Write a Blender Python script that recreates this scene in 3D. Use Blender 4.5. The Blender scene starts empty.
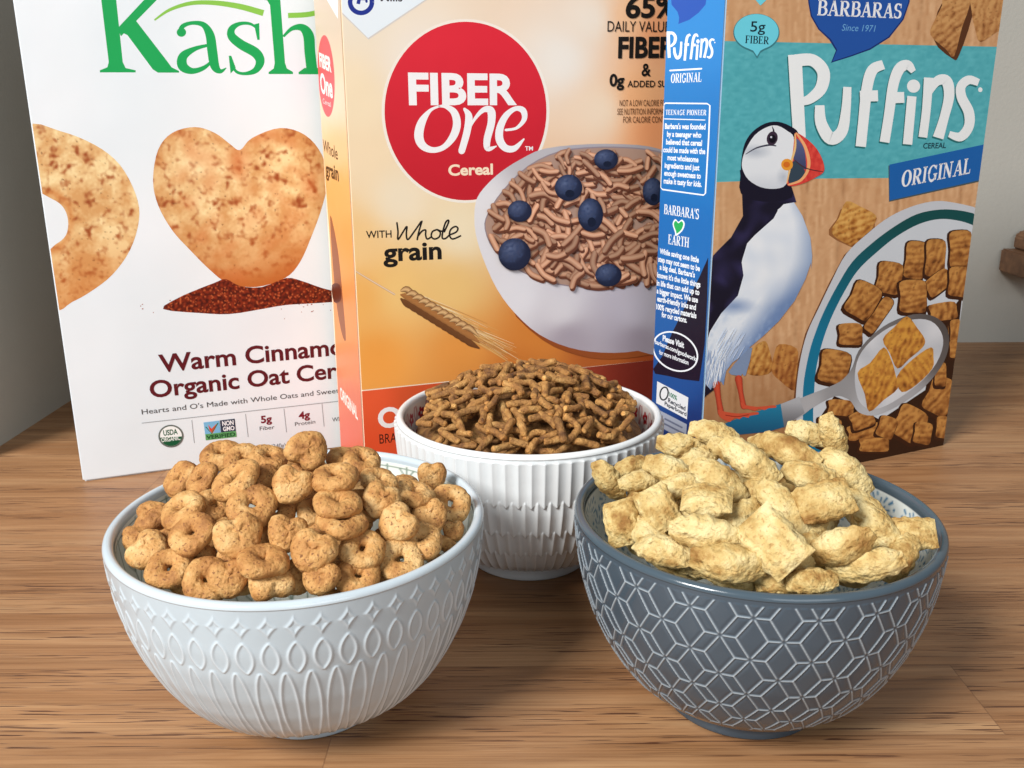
import bpy, math, random
import numpy as np
from mathutils import Vector, Matrix, noise, geometry

S = bpy.context.scene
COL = S.collection
CM = 0.01
PI = math.pi

# ------------------------------------------------------------------ camera
CAM_H = 22.0                       # cm above the counter
PITCH = math.radians(16.3)
ROLL = math.radians(-0.27)
FPX = 920.0
fw = np.array([0, math.cos(PITCH), -math.sin(PITCH)])
_u0 = np.array([0, math.sin(PITCH), math.cos(PITCH)])
_r0 = np.array([1.0, 0, 0])
rt = _r0 * math.cos(ROLL) + _u0 * math.sin(ROLL)
up = -_r0 * math.sin(ROLL) + _u0 * math.cos(ROLL)
cam_d = bpy.data.cameras.new("camera")
cam = bpy.data.objects.new("camera", cam_d)
COL.objects.link(cam)
M = Matrix(((rt[0], up[0], -fw[0], 0), (rt[1], up[1], -fw[1], 0), (rt[2], up[2], -fw[2], CAM_H * CM), (0, 0, 0, 1)))
cam.matrix_world = M
cam_d.sensor_width = 36
cam_d.lens = FPX / 1024 * 36
cam_d.clip_start = 0.01
cam_d.clip_end = 50
cam_d.dof.use_dof = True
cam_d.dof.focus_distance = 0.40
cam_d.dof.aperture_fstop = 60
S.camera = cam

# ------------------------------------------------------------------ world, lamps, exposure
W = bpy.data.worlds.new("World"); S.world = W; W.use_nodes = True
W.node_tree.nodes["Background"].inputs[0].default_value = (0.86, 0.93, 1.0, 1)
W.node_tree.nodes["Background"].inputs[1].default_value = 0.19
S.view_settings.view_transform = 'Standard'
S.view_settings.look = 'None'
S.view_settings.exposure = 0.0
S.view_settings.gamma = 1.0


def area(name, loc, target, sx, sy, power, col):
    l = bpy.data.lights.new(name, 'AREA'); l.shape = 'RECTANGLE'; l.size = sx; l.size_y = sy
    l.energy = power; l.color = col
    o = bpy.data.objects.new(name, l); COL.objects.link(o)
    o.location = loc
    o.rotation_euler = (Vector(target) - Vector(loc)).to_track_quat('-Z', 'Y').to_euler()
    return o


area("window_light", (-1.45, -1.15, 1.75), (0.0, 0.45, 0.08), 0.85, 0.85, 112, (1.0, 0.99, 0.975))
area("room_light", (0.5, -1.1, 0.75), (0.0, 0.45, 0.10), 1.0, 0.8, 8, (0.92, 0.96, 1.0))

# ------------------------------------------------------------------ helpers


def ray(px, py):
    return (px - 512) / FPX * rt + (384 - py) / FPX * up + fw


def lin(c):
    r = []
    for v in c:
        v = v / 255.0
        r.append(v / 12.92 if v <= 0.04045 else ((v + 0.055) / 1.055) ** 2.4)
    return r


def tag(o, label=None, cat=None, group=None, kind=None):
    if label: o["label"] = label
    if cat: o["category"] = cat
    if group: o["group"] = group
    if kind: o["kind"] = kind
    return o


def empty(name, loc=(0, 0, 0), rz=0.0):
    o = bpy.data.objects.new(name, None)
    o.empty_display_size = 0.01
    o.location = loc; o.rotation_euler = (0, 0, rz)
    COL.objects.link(o)
    return o


def mesh_np(name, V, Fq, smooth=True, col=None, tri=False):
    """V (n,3) metres, Fq (m,k) ints"""
    V = np.asarray(V, np.float32); Fq = np.asarray(Fq, np.int32)
    me = bpy.data.meshes.new(name)
    k = Fq.shape[1]
    me.vertices.add(len(V)); me.vertices.foreach_set("co", V.ravel())
    me.loops.add(Fq.size); me.loops.foreach_set("vertex_index", Fq.ravel())
    me.polygons.add(len(Fq))
    me.polygons.foreach_set("loop_start", np.arange(0, Fq.size, k, dtype=np.int32))
    me.polygons.foreach_set("loop_total", np.full(len(Fq), k, np.int32))
    me.polygons.foreach_set("use_smooth", np.full(len(Fq), smooth))
    me.update(calc_edges=True)
    if col is not None:
        a = me.color_attributes.new("Col", 'FLOAT_COLOR', 'POINT')
        c = np.ones((len(V), 4), np.float32); c[:, :3] = col
        a.data.foreach_set("color", c.ravel())
    me.validate()
    return me


def obj(name, me, mat, parent=None):
    if not me.materials:
        me.materials.append(mat)
    o = bpy.data.objects.new(name, me)
    COL.objects.link(o)
    if parent is not None:
        o.parent = parent
    return o


def grid_faces(nu, nv, wrap=True):
    """nu around, nv along; vertex index = j*nu+i"""
    i = np.arange(nu if wrap else nu - 1); j = np.arange(nv - 1)
    I, J = np.meshgrid(i, j)
    I2 = (I + 1) % nu
    return np.stack([J * nu + I, J * nu + I2, (J + 1) * nu + I2, (J + 1) * nu + I], -1).reshape(-1, 4)


def box_mesh(name, x0, x1, y0, y1, z0, z1):
    V = [(x, y, z) for z in (z0, z1) for y in (y0, y1) for x in (x0, x1)]
    Fq = [(0, 2, 3, 1), (4, 5, 7, 6), (0, 1, 5, 4), (2, 6, 7, 3), (0, 4, 6, 2), (1, 3, 7, 5)]
    return mesh_np(name, V, Fq, smooth=False)


class NT:
    """short node-tree writer"""
    def __init__(self, name):
        self.m = bpy.data.materials.new(name); self.m.use_nodes = True
        self.t = self.m.node_tree; self.b = self.t.nodes["Principled BSDF"]

    def n(self, typ, **kw):
        nd = self.t.nodes.new(typ)
        for k, v in kw.items():
            if k.startswith("i_"):
                key = k[2:]
                key = int(key) if key.isdigit() else key.replace("_", " ")
                nd.inputs[key].default_value = v
            else:
                setattr(nd, k, v)
        return nd

    def l(self, a, b):
        self.t.links.new(a, b)

    def math(self, op, a, b=None, c=None):
        nd = self.t.nodes.new("ShaderNodeMath"); nd.operation = op
        for i, v in enumerate((a, b, c)):
            if v is None: continue
            if isinstance(v, (int, float)): nd.inputs[i].default_value = v
            else: self.l(v, nd.inputs[i])
        return nd.outputs[0]

    def ramp(self, fac, stops):
        nd = self.t.nodes.new("ShaderNodeValToRGB")
        el = nd.color_ramp.elements
        while len(el) < len(stops): el.new(0.5)
        for e, (p, c) in zip(el, stops):
            e.position = p; e.color = (*c, 1) if len(c) == 3 else c
        self.l(fac, nd.inputs[0])
        return nd.outputs[0]

    def mix(self, fac, a, b, blend='MIX'):
        nd = self.t.nodes.new("ShaderNodeMix"); nd.data_type = 'RGBA'; nd.blend_type = blend
        for key, v in ((0, fac), (6, a), (7, b)):
            if isinstance(v, (int, float)): nd.inputs[key].default_value = v
            elif isinstance(v, (tuple, list)): nd.inputs[key].default_value = (*v[:3], 1)
            else: self.l(v, nd.inputs[key])
        return nd.outputs[2]

    def bump(self, h, strength=0.5, dist=0.001, prev=None):
        nd = self.t.nodes.new("ShaderNodeBump")
        nd.inputs["Strength"].default_value = strength
        nd.inputs["Distance"].default_value = dist
        self.l(h, nd.inputs["Height"])
        if prev is not None: self.l(prev, nd.inputs["Normal"])
        return nd.outputs[0]


# ------------------------------------------------------------------ materials
def mat_glaze(name, rough=0.16, tint=None, speck=0.0):
    k = NT(name)
    a = k.n("ShaderNodeAttribute", attribute_name="Col")
    tc = k.n("ShaderNodeTexCoord")
    n1 = k.n("ShaderNodeTexNoise", i_Scale=60.0, i_Detail=4.0)
    k.l(tc.outputs["Object"], n1.inputs["Vector"])
    c = k.mix(0.12, a.outputs["Color"], k.ramp(n1.outputs["Fac"], [(0.3, (0.75, 0.75, 0.75)), (0.7, (1.1, 1.1, 1.1))]), 'MULTIPLY')
    k.l(c, k.b.inputs["Base Color"])
    k.b.inputs["Roughness"].default_value = rough
    k.b.inputs["IOR"].default_value = 1.5
    n2 = k.n("ShaderNodeTexNoise", i_Scale=140.0, i_Detail=2.0)
    k.l(tc.outputs["Object"], n2.inputs["Vector"])
    k.l(k.bump(n2.outputs["Fac"], 0.25, 0.0004), k.b.inputs["Normal"])
    return k.m


def mat_wood():
    k = NT("counter_wood")
    tc = k.n("ShaderNodeTexCoord")
    sp = k.n("ShaderNodeSeparateXYZ"); k.l(tc.outputs["Object"], sp.inputs[0])
    X, Y = sp.outputs[0], sp.outputs[1]
    w = 0.0448
    ys = k.math('DIVIDE', k.math('SUBTRACT', Y, 0.289), w)
    row = k.math('FLOOR', ys)
    wn = k.n("ShaderNodeTexWhiteNoise", noise_dimensions='1D'); k.l(row, wn.inputs["W"])
    # stave length and offset per row
    xo = k.math('ADD', k.math('MULTIPLY', wn.outputs["Value"], 0.41), X)
    # row of the visible joint: shift so that a joint stands at x = 0.022
    seg = k.math('FLOOR', k.math('DIVIDE', xo, 0.42))
    idn = k.n("ShaderNodeTexWhiteNoise", noise_dimensions='2D')
    cb = k.n("ShaderNodeCombineXYZ"); k.l(row, cb.inputs[0]); k.l(seg, cb.inputs[1]); k.l(cb.outputs[0], idn.inputs["Vector"])
    rnd = idn.outputs["Value"]
    # grain coordinates: stretched along X, shifted per stave
    cv = k.n("ShaderNodeCombineXYZ")
    k.l(k.math('ADD', X, k.math('MULTIPLY', rnd, 7.0)), cv.inputs[0])
    k.l(Y, cv.inputs[1]); k.l(k.math('MULTIPLY', rnd, 3.1), cv.inputs[2])
    def stretched(sx, sy, scale, detail, rough=0.5, dist=0.0):
        mp = k.n("ShaderNodeMapping"); k.l(cv.outputs[0], mp.inputs[0]); mp.inputs["Scale"].default_value = (sx, sy, 1)
        nz = k.n("ShaderNodeTexNoise", i_Scale=scale, i_Detail=detail, i_Roughness=rough, i_Distortion=dist)
        k.l(mp.outputs[0], nz.inputs["Vector"]); return nz.outputs["Fac"]
    broad = stretched(3, 44, 1.6, 5.0, 0.62, 0.6)
    fine = stretched(9, 260, 1.4, 4.0, 0.6)
    pore = stretched(34, 1250, 1.0, 1.5, 0.5)
    band = stretched(2.2, 60, 1.0, 2.0, 0.5, 0.4)
    base = k.ramp(broad, [(0.28, lin((134, 93, 58))), (0.45, lin((156, 114, 77))), (0.58, lin((169, 128, 90))), (0.74, lin((186, 148, 108)))])
    base = k.mix(0.5, base, k.ramp(fine, [(0.30, (0.60, 0.54, 0.48)), (0.5, (0.95, 0.94, 0.93)), (0.7, (1.16, 1.13, 1.08))]), 'MULTIPLY')
    tone = k.ramp(rnd, [(0.0, (0.90, 0.88, 0.86)), (0.35, (1.0, 0.99, 0.98)), (0.6, (0.95, 0.93, 0.92)), (1.0, (1.05, 1.04, 1.03))])
    base = k.mix(0.85, base, tone, 'MULTIPLY')
    # short dark pores, only in some bands
    gate = k.ramp(band, [(0.44, (0, 0, 0)), (0.52, (1, 1, 1))])
    pm = k.ramp(pore, [(0.36, (1, 1, 1)), (0.395, (0, 0, 0))])
    pf = k.math('MULTIPLY', pm, gate)
    base = k.mix(k.math('MULTIPLY', pf, 0.90), base, lin((78, 44, 28)))
    hair = stretched(14, 1700, 1.0, 2.0, 0.6)
    base = k.mix(0.55, base, k.ramp(hair, [(0.36, (0.66, 0.58, 0.52)), (0.48, (1.0, 1.0, 1.0)), (0.66, (1.12, 1.10, 1.06))]), 'MULTIPLY')
    # joints between staves
    fy = k.math('FRACT', ys)
    j1 = k.math('LESS_THAN', k.math('MINIMUM', fy, k.math('SUBTRACT', 1.0, fy)), 0.007)
    fx = k.math('FRACT', k.math('DIVIDE', xo, 0.42))
    j2 = k.math('LESS_THAN', k.math('MINIMUM', fx, k.math('SUBTRACT', 1.0, fx)), 0.0006)
    jj = k.math('MAXIMUM', j1, j2)
    base = k.mix(k.math('MULTIPLY', jj, 0.35), base, lin((84, 52, 34)))
    k.l(base, k.b.inputs["Base Color"])
    k.b.inputs["Roughness"].default_value = 0.42
    rr = k.math('ADD', 0.36, k.math('MULTIPLY', fine, 0.2)); k.l(rr, k.b.inputs["Roughness"])
    h = k.math('SUBTRACT', k.math('MULTIPLY', fine, 0.4), k.math('ADD', pf, jj))
    k.l(k.bump(h, 0.5, 0.0004), k.b.inputs["Normal"])
    return k.m


def mat_wall(name, c, rough=0.9):
    k = NT(name)
    tc = k.n("ShaderNodeTexCoord")
    n1 = k.n("ShaderNodeTexNoise", i_Scale=5.0, i_Detail=5.0); k.l(tc.outputs["Object"], n1.inputs["Vector"])
    k.l(k.mix(0.25, c, k.ramp(n1.outputs["Fac"], [(0.3, (0.8, 0.8, 0.78)), (0.7, (1.1, 1.1, 1.1))]), 'MULTIPLY'), k.b.inputs["Base Color"])
    k.b.inputs["Roughness"].default_value = rough
    n2 = k.n("ShaderNodeTexNoise", i_Scale=300.0, i_Detail=3.0); k.l(tc.outputs["Object"], n2.inputs["Vector"])
    k.l(k.bump(n2.outputs["Fac"], 0.4, 0.0006), k.b.inputs["Normal"])
    return k.m


def mat_cereal(name, stops, speck, speck_amt=0.6, scale=220.0, bump=0.8, dist=0.0007):
    k = NT(name)
    tc = k.n("ShaderNodeTexCoord"); oi = k.n("ShaderNodeObjectInfo")
    mp = k.n("ShaderNodeVectorMath", operation='ADD')
    k.l(tc.outputs["Object"], mp.inputs[0])
    cb = k.n("ShaderNodeCombineXYZ"); r10 = k.math('MULTIPLY', oi.outputs["Random"], 10.0)
    k.l(r10, cb.inputs[0]); k.l(r10, cb.inputs[1]); k.l(cb.outputs[0], mp.inputs[1])
    P = mp.outputs[0]
    n1 = k.n("ShaderNodeTexNoise", i_Scale=scale, i_Detail=6.0, i_Roughness=0.65); k.l(P, n1.inputs["Vector"])
    big = k.n("ShaderNodeTexNoise", i_Scale=scale * 0.55, i_Detail=3.0); k.l(P, big.inputs["Vector"])
    f = k.math('ADD', k.math('MULTIPLY', n1.outputs["Fac"], 0.5), k.math('MULTIPLY', big.outputs["Fac"], 0.5))
    f = k.math('ADD', f, k.math('MULTIPLY', k.math('SUBTRACT', oi.outputs["Random"], 0.5), 0.10))
    base = k.ramp(f, stops)
    sn = k.n("ShaderNodeTexNoise", i_Scale=scale * 5, i_Detail=2.0); k.l(P, sn.inputs["Vector"])
    base = k.mix(k.math('MULTIPLY', k.ramp(sn.outputs["Fac"], [(0.60, (0, 0, 0)), (0.68, (1, 1, 1))]), speck_amt), base, speck)
    k.l(base, k.b.inputs["Base Color"])
    k.b.inputs["Roughness"].default_value = 0.72
    k.b.inputs["Subsurface Weight"].default_value = 0.0
    h1 = k.n("ShaderNodeTexNoise", i_Scale=scale * 3.0, i_Detail=4.0, i_Roughness=0.6); k.l(P, h1.inputs["Vector"])
    v = k.n("ShaderNodeTexVoronoi", i_Scale=scale * 2.2); k.l(P, v.inputs["Vector"])
    hh = k.math('ADD', h1.outputs["Fac"], k.math('MULTIPLY', k.math('MINIMUM', v.outputs["Distance"], 0.35), 0.9))
    k.l(k.bump(hh, bump, dist), k.b.inputs["Normal"])
    return k.m


M_WOOD = mat_wood()
M_WALL = mat_wall("wall_paint", lin((170, 168, 160)))
M_GLAZE = mat_glaze("bowl_glaze")
M_OAT = mat_cereal("oat_cereal", [(0.34, lin((142, 92, 44))), (0.44, lin((176, 122, 64))), (0.53, lin((196, 146, 84))), (0.66, lin((216, 178, 120)))], lin((104, 54, 22)), 0.75, 190.0, 1.0, 0.0009)
M_PUFF = mat_cereal("corn_puff", [(0.34, lin((140, 98, 42))), (0.42, lin((176, 140, 78))), (0.50, lin((202, 174, 112))), (0.64, lin((222, 204, 150)))], lin((150, 100, 44)), 0.5, 150.0, 1.0, 0.0013)
M_BRAN = mat_cereal_ends = mat_cereal("bran_twig", [(0.34, lin((92, 56, 24))), (0.45, lin((138, 93, 45))), (0.55, lin((168, 120, 62))), (0.68, lin((198, 154, 92)))], lin((84, 44, 18)), 0.6, 260.0, 1.0, 0.0010)

_t = M_BRAN.node_tree; _b = _t.nodes["Principled BSDF"]
_src = _b.inputs["Base Color"].links[0].from_socket
_a = _t.nodes.new("ShaderNodeAttribute"); _a.attribute_name = "Col"
_m = _t.nodes.new("ShaderNodeMix"); _m.data_type = 'RGBA'; _m.blend_type = 'MULTIPLY'; _m.inputs[0].default_value = 1.0
_t.links.new(_src, _m.inputs[6]); _t.links.new(_a.outputs["Color"], _m.inputs[7]); _t.links.new(_m.outputs[2], _b.inputs["Base Color"])

# ------------------------------------------------------------------ setting
t = obj("countertop", box_mesh("countertop", -1.2, 1.6, -0.25, 0.893, -0.04, 0.0), M_WOOD)
tag(t, kind="structure")
t = obj("back_wall", box_mesh("back_wall", -0.38, 1.6, 0.893, 0.92, -0.04, 1.6), M_WALL)
tag(t, "pale grey painted wall behind the cereal boxes", "wall", kind="structure")
t = obj("side_wall", box_mesh("side_wall", -0.38, -0.357, 0.57, 0.893, 0.0, 1.6), M_WALL)
t.rotation_euler = (0, 0, 0)
tag(t, "shaded grey wall beside the white cereal box", "wall", kind="structure")

# wooden rack end on the back wall, at the edge of the view
mr = NT("rack_wood")
tc = mr.n("ShaderNodeTexCoord"); mpn = mr.n("ShaderNodeMapping"); mr.l(tc.outputs["Object"], mpn.inputs[0]); mpn.inputs["Scale"].default_value = (10, 80, 120)
nn = mr.n("ShaderNodeTexNoise", i_Scale=1.0, i_Detail=4.0); mr.l(mpn.outputs[0], nn.inputs["Vector"])
mr.l(mr.ramp(nn.outputs["Fac"], [(0.3, lin((92, 62, 42))), (0.7, lin((136, 98, 68)))]), mr.b.inputs["Base Color"]); mr.b.inputs["Roughness"].default_value = 0.5


def extrude_xz(name, pts, y0, y1, bev=0.0015):
    import bmesh
    bm = bmesh.new()
    vs = [bm.verts.new((x, y0, z)) for x, z in pts]
    f = bm.faces.new(vs)
    r = bmesh.ops.extrude_face_region(bm, geom=[f])
    bmesh.ops.translate(bm, verts=[v for v in r["geom"] if isinstance(v, bmesh.types.BMVert)], vec=(0, y1 - y0, 0))
    bmesh.ops.recalc_face_normals(bm, faces=bm.faces)
    bmesh.ops.bevel(bm, geom=list(bm.edges), offset=bev, segments=2, affect='EDGES')
    me = bpy.data.meshes.new(name); bm.to_mesh(me); bm.free()
    return me


rack = empty("wall_rack", (0.474, 0.893, 0.020))
tag(rack, "brown wooden rack end with a stepped top on the grey wall", "rack")
obj("shelf_board", extrude_xz("shelf_board", [(0.0, 0.052), (0.30, 0.052), (0.30, 0.074), (0.0, 0.074)], -0.05, -0.002), mr.m, rack)
obj("stepped_block", extrude_xz("stepped_block", [(0.010, 0.0745), (0.20, 0.0745), (0.20, 0.108), (0.030, 0.108), (0.026, 0.094), (0.012, 0.090), (0.010, 0.086)], -0.042, -0.004), mr.m, rack)

# ------------------------------------------------------------------ bowls
RIM_Z = 7.9


def smoothstep(a, b, x):
    t = np.clip((x - a) / (b - a), 0, 1)
    return t * t * (3 - 2 * t)


def seg_dist(px, py, ax, ay, bx, by):
    dx, dy = bx - ax, by - ay
    t = np.clip(((px - ax) * dx + (py - ay) * dy) / (dx * dx + dy * dy), 0, 1)
    return np.hypot(px - ax - t * dx, py - ay - t * dy)


def make_bowl(label, cx, cy, R, prof, relief, base, line, inner, NU=1320, NV=230, rz=0.0, thick=0.38, lipcol=None):
    """prof: [(z, r)] of the outside from foot to below the rim; relief(u, z) -> height cm, mask 0..1; u in 0..1"""
    root = empty("cereal_bowl", (cx * CM, cy * CM, 0), rz)
    tag(root, label, "bowl")
    pz = np.array([p[0] for p in prof]); pr_ = np.array([p[1] for p in prof])
    # smooth the profile
    zz = np.linspace(0.55, RIM_Z - 0.20, 400)
    rr = np.interp(zz, pz, pr_)
    ker = np.hanning(41); ker /= ker.sum()
    rp = np.concatenate([2 * rr[0] - rr[20:0:-1], rr, 2 * rr[-1] - rr[-2:-22:-1]])
    rr = np.convolve(rp, ker, 'valid')
    dr = np.gradient(rr, zz)
    s = np.concatenate([[0], np.cumsum(np.hypot(np.diff(rr), np.diff(zz)))])
    sv = np.linspace(0, s[-1], NV); zv = np.interp(sv, s, zz); rv = np.interp(sv, s, rr); drv = np.interp(sv, s, dr)
    nr = 1 / np.hypot(1, drv); nz = -drv * nr
    u = np.arange(NU) / NU
    U, Z = np.meshgrid(u, zv)
    h, mk = relief(U, Z, s[-1] - sv[:, None] + 0 * U)
    r = rv[:, None] + h * nr[:, None]; z = Z + h * nz[:, None]
    th = U * 2 * PI - PI / 2
    V = np.stack([r * np.cos(th), r * np.sin(th), z], -1).reshape(-1, 3) * CM
    C = (np.array(base)[None, None] * (1 - mk[..., None]) + np.array(line)[None, None] * mk[..., None]).reshape(-1, 3)
    obj("outer_wall", mesh_np("outer_wall", V, grid_faces(NU, NV), col=C), M_GLAZE, root)

    def lathe(name, pts, colf, n=256, par=root):
        pts = np.array(pts); uu = np.arange(n) / n
        UU, J = np.meshgrid(uu, np.arange(len(pts)))
        T = UU * 2 * PI - PI / 2
        r_ = pts[:, 0][:, None]; z_ = pts[:, 1][:, None] + 0 * T
        V = np.stack([r_ * np.cos(T), r_ * np.sin(T), z_], -1).reshape(-1, 3) * CM
        C = colf(UU, z_, r_ + 0 * T).reshape(-1, 3)
        return obj(name, mesh_np(name, V, grid_faces(n, len(pts)), col=C), M_GLAZE, par)
    flat = lambda c: (lambda U_, Z_, R_: np.broadcast_to(np.array(c), U_.shape + (3,)))
    # rounded rim
    a = np.linspace(-0.02 * PI, 1.06 * PI, 20)
    rc = rr[-1] - thick / 2 + 0.01
    rim = [(rr[-1] - 0.005, zz[-1] - 0.01)] + [(rc + (thick / 2) * math.cos(x), RIM_Z - 0.20 + 0.20 * math.sin(x)) for x in a] + [(rc - thick / 2 + 0.005, RIM_Z - 0.34)]
    lathe("rim", rim, flat(lipcol if lipcol is not None else line))
    # foot ring
    fr = rr[0]
    foot = [(fr + 0.01, 0.58), (fr - 0.03, 0.40), (fr - 0.02, 0.25), (fr - 0.0, 0.10), (fr - 0.06, 0.02), (fr - 0.18, 0.0), (fr - 0.34, 0.02), (fr - 0.40, 0.2), (fr - 0.45, 0.32), (0.01, 0.34)]
    lathe("foot", foot, flat(base))
    # inside
    zi = np.linspace(RIM_Z - 0.32, 0.95, 150)
    ri = np.interp(zi, zz, rr) - thick
    ri = np.where(zi < 2.2, ri * np.sqrt(np.clip((zi - 0.93) / (2.2 - 0.93), 0.0004, 1)), ri)
    lathe("inner_wall", list(zip(ri, zi)), inner, 640)
    return root


PROF = [(0.4, 3.0), (0.62, 3.05), (0.8, 3.5), (1.1, 4.0), (1.6, 4.55), (2.2, 5.02), (3, 5.50), (4, 5.95), (5, 6.27), (6, 6.48), (7, 6.60), (7.9, 6.66)]
PROF_A = [(z, r - 0.35 * math.exp(-((z - 0.5) / 0.7) ** 2)) for z, r in PROF]
PROF_M = [(0.4, 3.05), (0.62, 3.1), (0.8, 3.55), (1.1, 4.1), (1.6, 4.7), (2.2, 5.15), (3, 5.62), (4, 6.02), (5, 6.30), (6, 6.46), (7, 6.54), (7.9, 6.58)]


def relief_leaf(U, Z, D):
    N = 52
    x = (U * N) % 1.0 - 0.5
    cm = 2 * PI * 6.4 / N
    X = x * cm
    h = np.zeros_like(U); mk = np.zeros_like(U)

    def outline(F, w):        # F: signed distance-like, 0 on the line
        return np.exp(-(F / w) ** 2)
    # little four-pointed diamonds under the rim
    yd = D - 0.62
    ad = np.abs(X) ** 0.8 / 0.27 ** 0.8 + np.abs(yd) ** 0.8 / 0.36 ** 0.8
    h += 0.034 * np.exp(-((ad - 0.85) / 0.22) ** 2) * (ad < 1.6)
    mk += 0.5 * np.exp(-((ad - 0.85) / 0.2) ** 2)
    # almonds
    ya = D - 1.80
    wa = 0.25 * np.clip(1 - (ya / 0.60) ** 2, 0, 1) ** 0.85
    da = np.where(np.abs(ya) < 0.62, np.abs(np.abs(X) - wa), 9)
    h += 0.036 * outline(da, 0.050); mk += outline(da, 0.045)
    # tall petals between the almonds
    X2 = (((U * N) + 0.5) % 1.0 - 0.5) * cm * np.clip(1.02 - 0.035 * (D - 2.5), 0.55, 1)
    t = np.clip((D - 2.40) / 5.1, 0, 1)
    ang = np.clip((t), 0, 1)
    wp = 0.305 * np.sin(PI * np.clip(ang, 0, 1) ** 0.75) ** 0.8 * (1 - 0.30 * t)
    dp = np.where((D > 2.38) & (D < 7.6), np.abs(np.abs(X2) - wp), 9)
    h += 0.036 * outline(dp, 0.050); mk += outline(dp, 0.042)
    return h, np.clip(mk, 0, 1) * 0.75


def relief_flute(U, Z, D):
    N = 72
    h = np.zeros_like(U)
    edges = [0.10, 2.35, 4.0, 5.4, 7.2]
    for k in range(4):
        ph = 0.5 * (k % 2)
        x = np.abs(((U * N + ph) % 1.0) - 0.5) * 2            # 0 centre .. 1 edge
        zig = 0.34 * x if k else 0 * x
        zig2 = 0.34 * (np.abs(((U * N + 0.5 * ((k + 1) % 2)) % 1.0) - 0.5) * 2)
        m = smoothstep(edges[k] - 0.02, edges[k] + 0.05, D + zig) * (1 - smoothstep(edges[k + 1] - 0.02, edges[k + 1] + 0.05, D + zig2))
        flute = 0.085 * x ** 2.0
        h += m * (flute + 0.06 - 0.022 * k)
    h += 0.0
    return h, smoothstep(0.03, 0.08, h) * 0.5


def relief_blocks(U, Z, D):
    N = 21
    period = 1.0 / N
    sc = 2 * PI * 6.3 / N            # cm per period
    p, q, w = sc / 2, 0.82, sc * 0.25
    x = (U / period) * sc
    y = D - 0.62
    best = np.full_like(U, 9.0); nd = np.full_like(U, 9.0)
    # fold into the lattice a1=(p,q), a2=(p,-q)
    i = np.floor(y / q)
    for dj in (-1, 0, 1, 2):
        row = i + dj
        xo = (row % 2) * p
        k = np.round((x - xo) / (2 * p))
        for dk in (-1, 0, 1):
            nx = xo + (k + dk) * 2 * p; ny = row * q
            X = x - nx; Y = y - ny
            for (ax, ay, bx, by) in ((0, 0, w, 0), (0, 0, -w, 0), (w, 0, p, q), (0, 0, p - w, q), (w, 0, p, -q), (0, 0, p - w, -q)):
                d = seg_dist(X, Y, ax, ay, bx, by)
                best = np.minimum(best, d)
            nd = np.minimum(nd, np.hypot(X, Y))
    inside = smoothstep(0.16, 0.2, D) * (1 - smoothstep(6.3, 6.8, D))
    g = np.exp(-(best / 0.024) ** 2) * inside * smoothstep(0.03, 0.13, nd)
    pad = smoothstep(0.05, 0.16, best) * inside
    return 0.050 * g + 0.02 * pad, np.clip(g, 0, 1) * 0.85


def inner_fern(U, Z, R):
    base = np.array(lin((226, 230, 222))); ink = np.array(lin((78, 104, 84)))
    n = 40
    x = (U * n) % 1 - 0.5; d = RIM_Z - Z
    v = np.exp(-(x / 0.05) ** 2) * (d > 0.4)
    k = np.exp(-((((d * 1.6 + np.abs(x) * 1.8) % 1) - 0.5) / 0.10) ** 2) * ((U * n) % 2 < 1) * (d > 0.5)
    ring = np.exp(-((d - 0.5) / 0.03) ** 2)
    m = np.clip(v + k + ring, 0, 1)[..., None] * 0.8
    return base * (1 - m) + ink * m


def inner_red(U, Z, R):
    base = np.array(lin((232, 226, 220))); ink = np.array(lin((178, 30, 40)))
    n = 30
    x = ((U * n) % 1 - 0.5) * 1.28; d = RIM_Z - Z + 0 * U
    m = np.zeros_like(U)
    cell = np.floor(U * n)
    for row in range(4):
        yc = 0.95 + row * 1.05
        xx = x if row % 2 == 0 else ((U * n + 0.5) % 1 - 0.5) * 1.28
        rr = np.hypot(xx, d - yc); ang = np.arctan2(d - yc, xx)
        pet = 0.36 * (0.62 + 0.38 * np.abs(np.cos(2.5 * ang)))
        m = np.maximum(m, smoothstep(pet + 0.03, pet - 0.02, rr) * smoothstep(0.06, 0.10, rr))
        m = np.maximum(m, np.exp(-((np.abs(xx) - 0.53 - 0.06 * np.sin(6 * d)) / 0.05) ** 2) * (np.abs(d - yc) < 0.5))
    return base * (1 - m[..., None]) + ink * m[..., None]


def inner_blue(U, Z, R):
    base = np.array(lin((216, 220, 214))); ink = np.array(lin((30, 108, 148)))
    d = RIM_Z - Z + 0 * U
    m = np.zeros_like(U)
    n = 18
    for row in range(5):
        X = (((U * n + 0.5 * row) % 1) - 0.5) * 2 * PI * 6.2 / n; Y = d - (1.25 + row * 0.95)
        r = np.hypot(X, Y); a = np.arctan2(X, -Y)
        dash = np.exp(-((((a * 3.0) % 1) - 0.5) / 0.22) ** 2)
        rad = ((r * 1.9 + np.floor(a * 3.2) * 0.37) % 1)
        m = np.maximum(m, dash * smoothstep(0.15, 0.25, rad) * smoothstep(0.9, 0.8, rad) * (r < 1.0) * (np.abs(a) < 1.75) * (r > 0.3))
    m = m * smoothstep(0.40, 0.5, d)
    edge = smoothstep(0.42, 0.36, d)
    c = base * (1 - m[..., None]) + ink * m[..., None]
    return c * (1 - edge[..., None]) + np.array(lin((66, 78, 88))) * edge[..., None]


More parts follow.
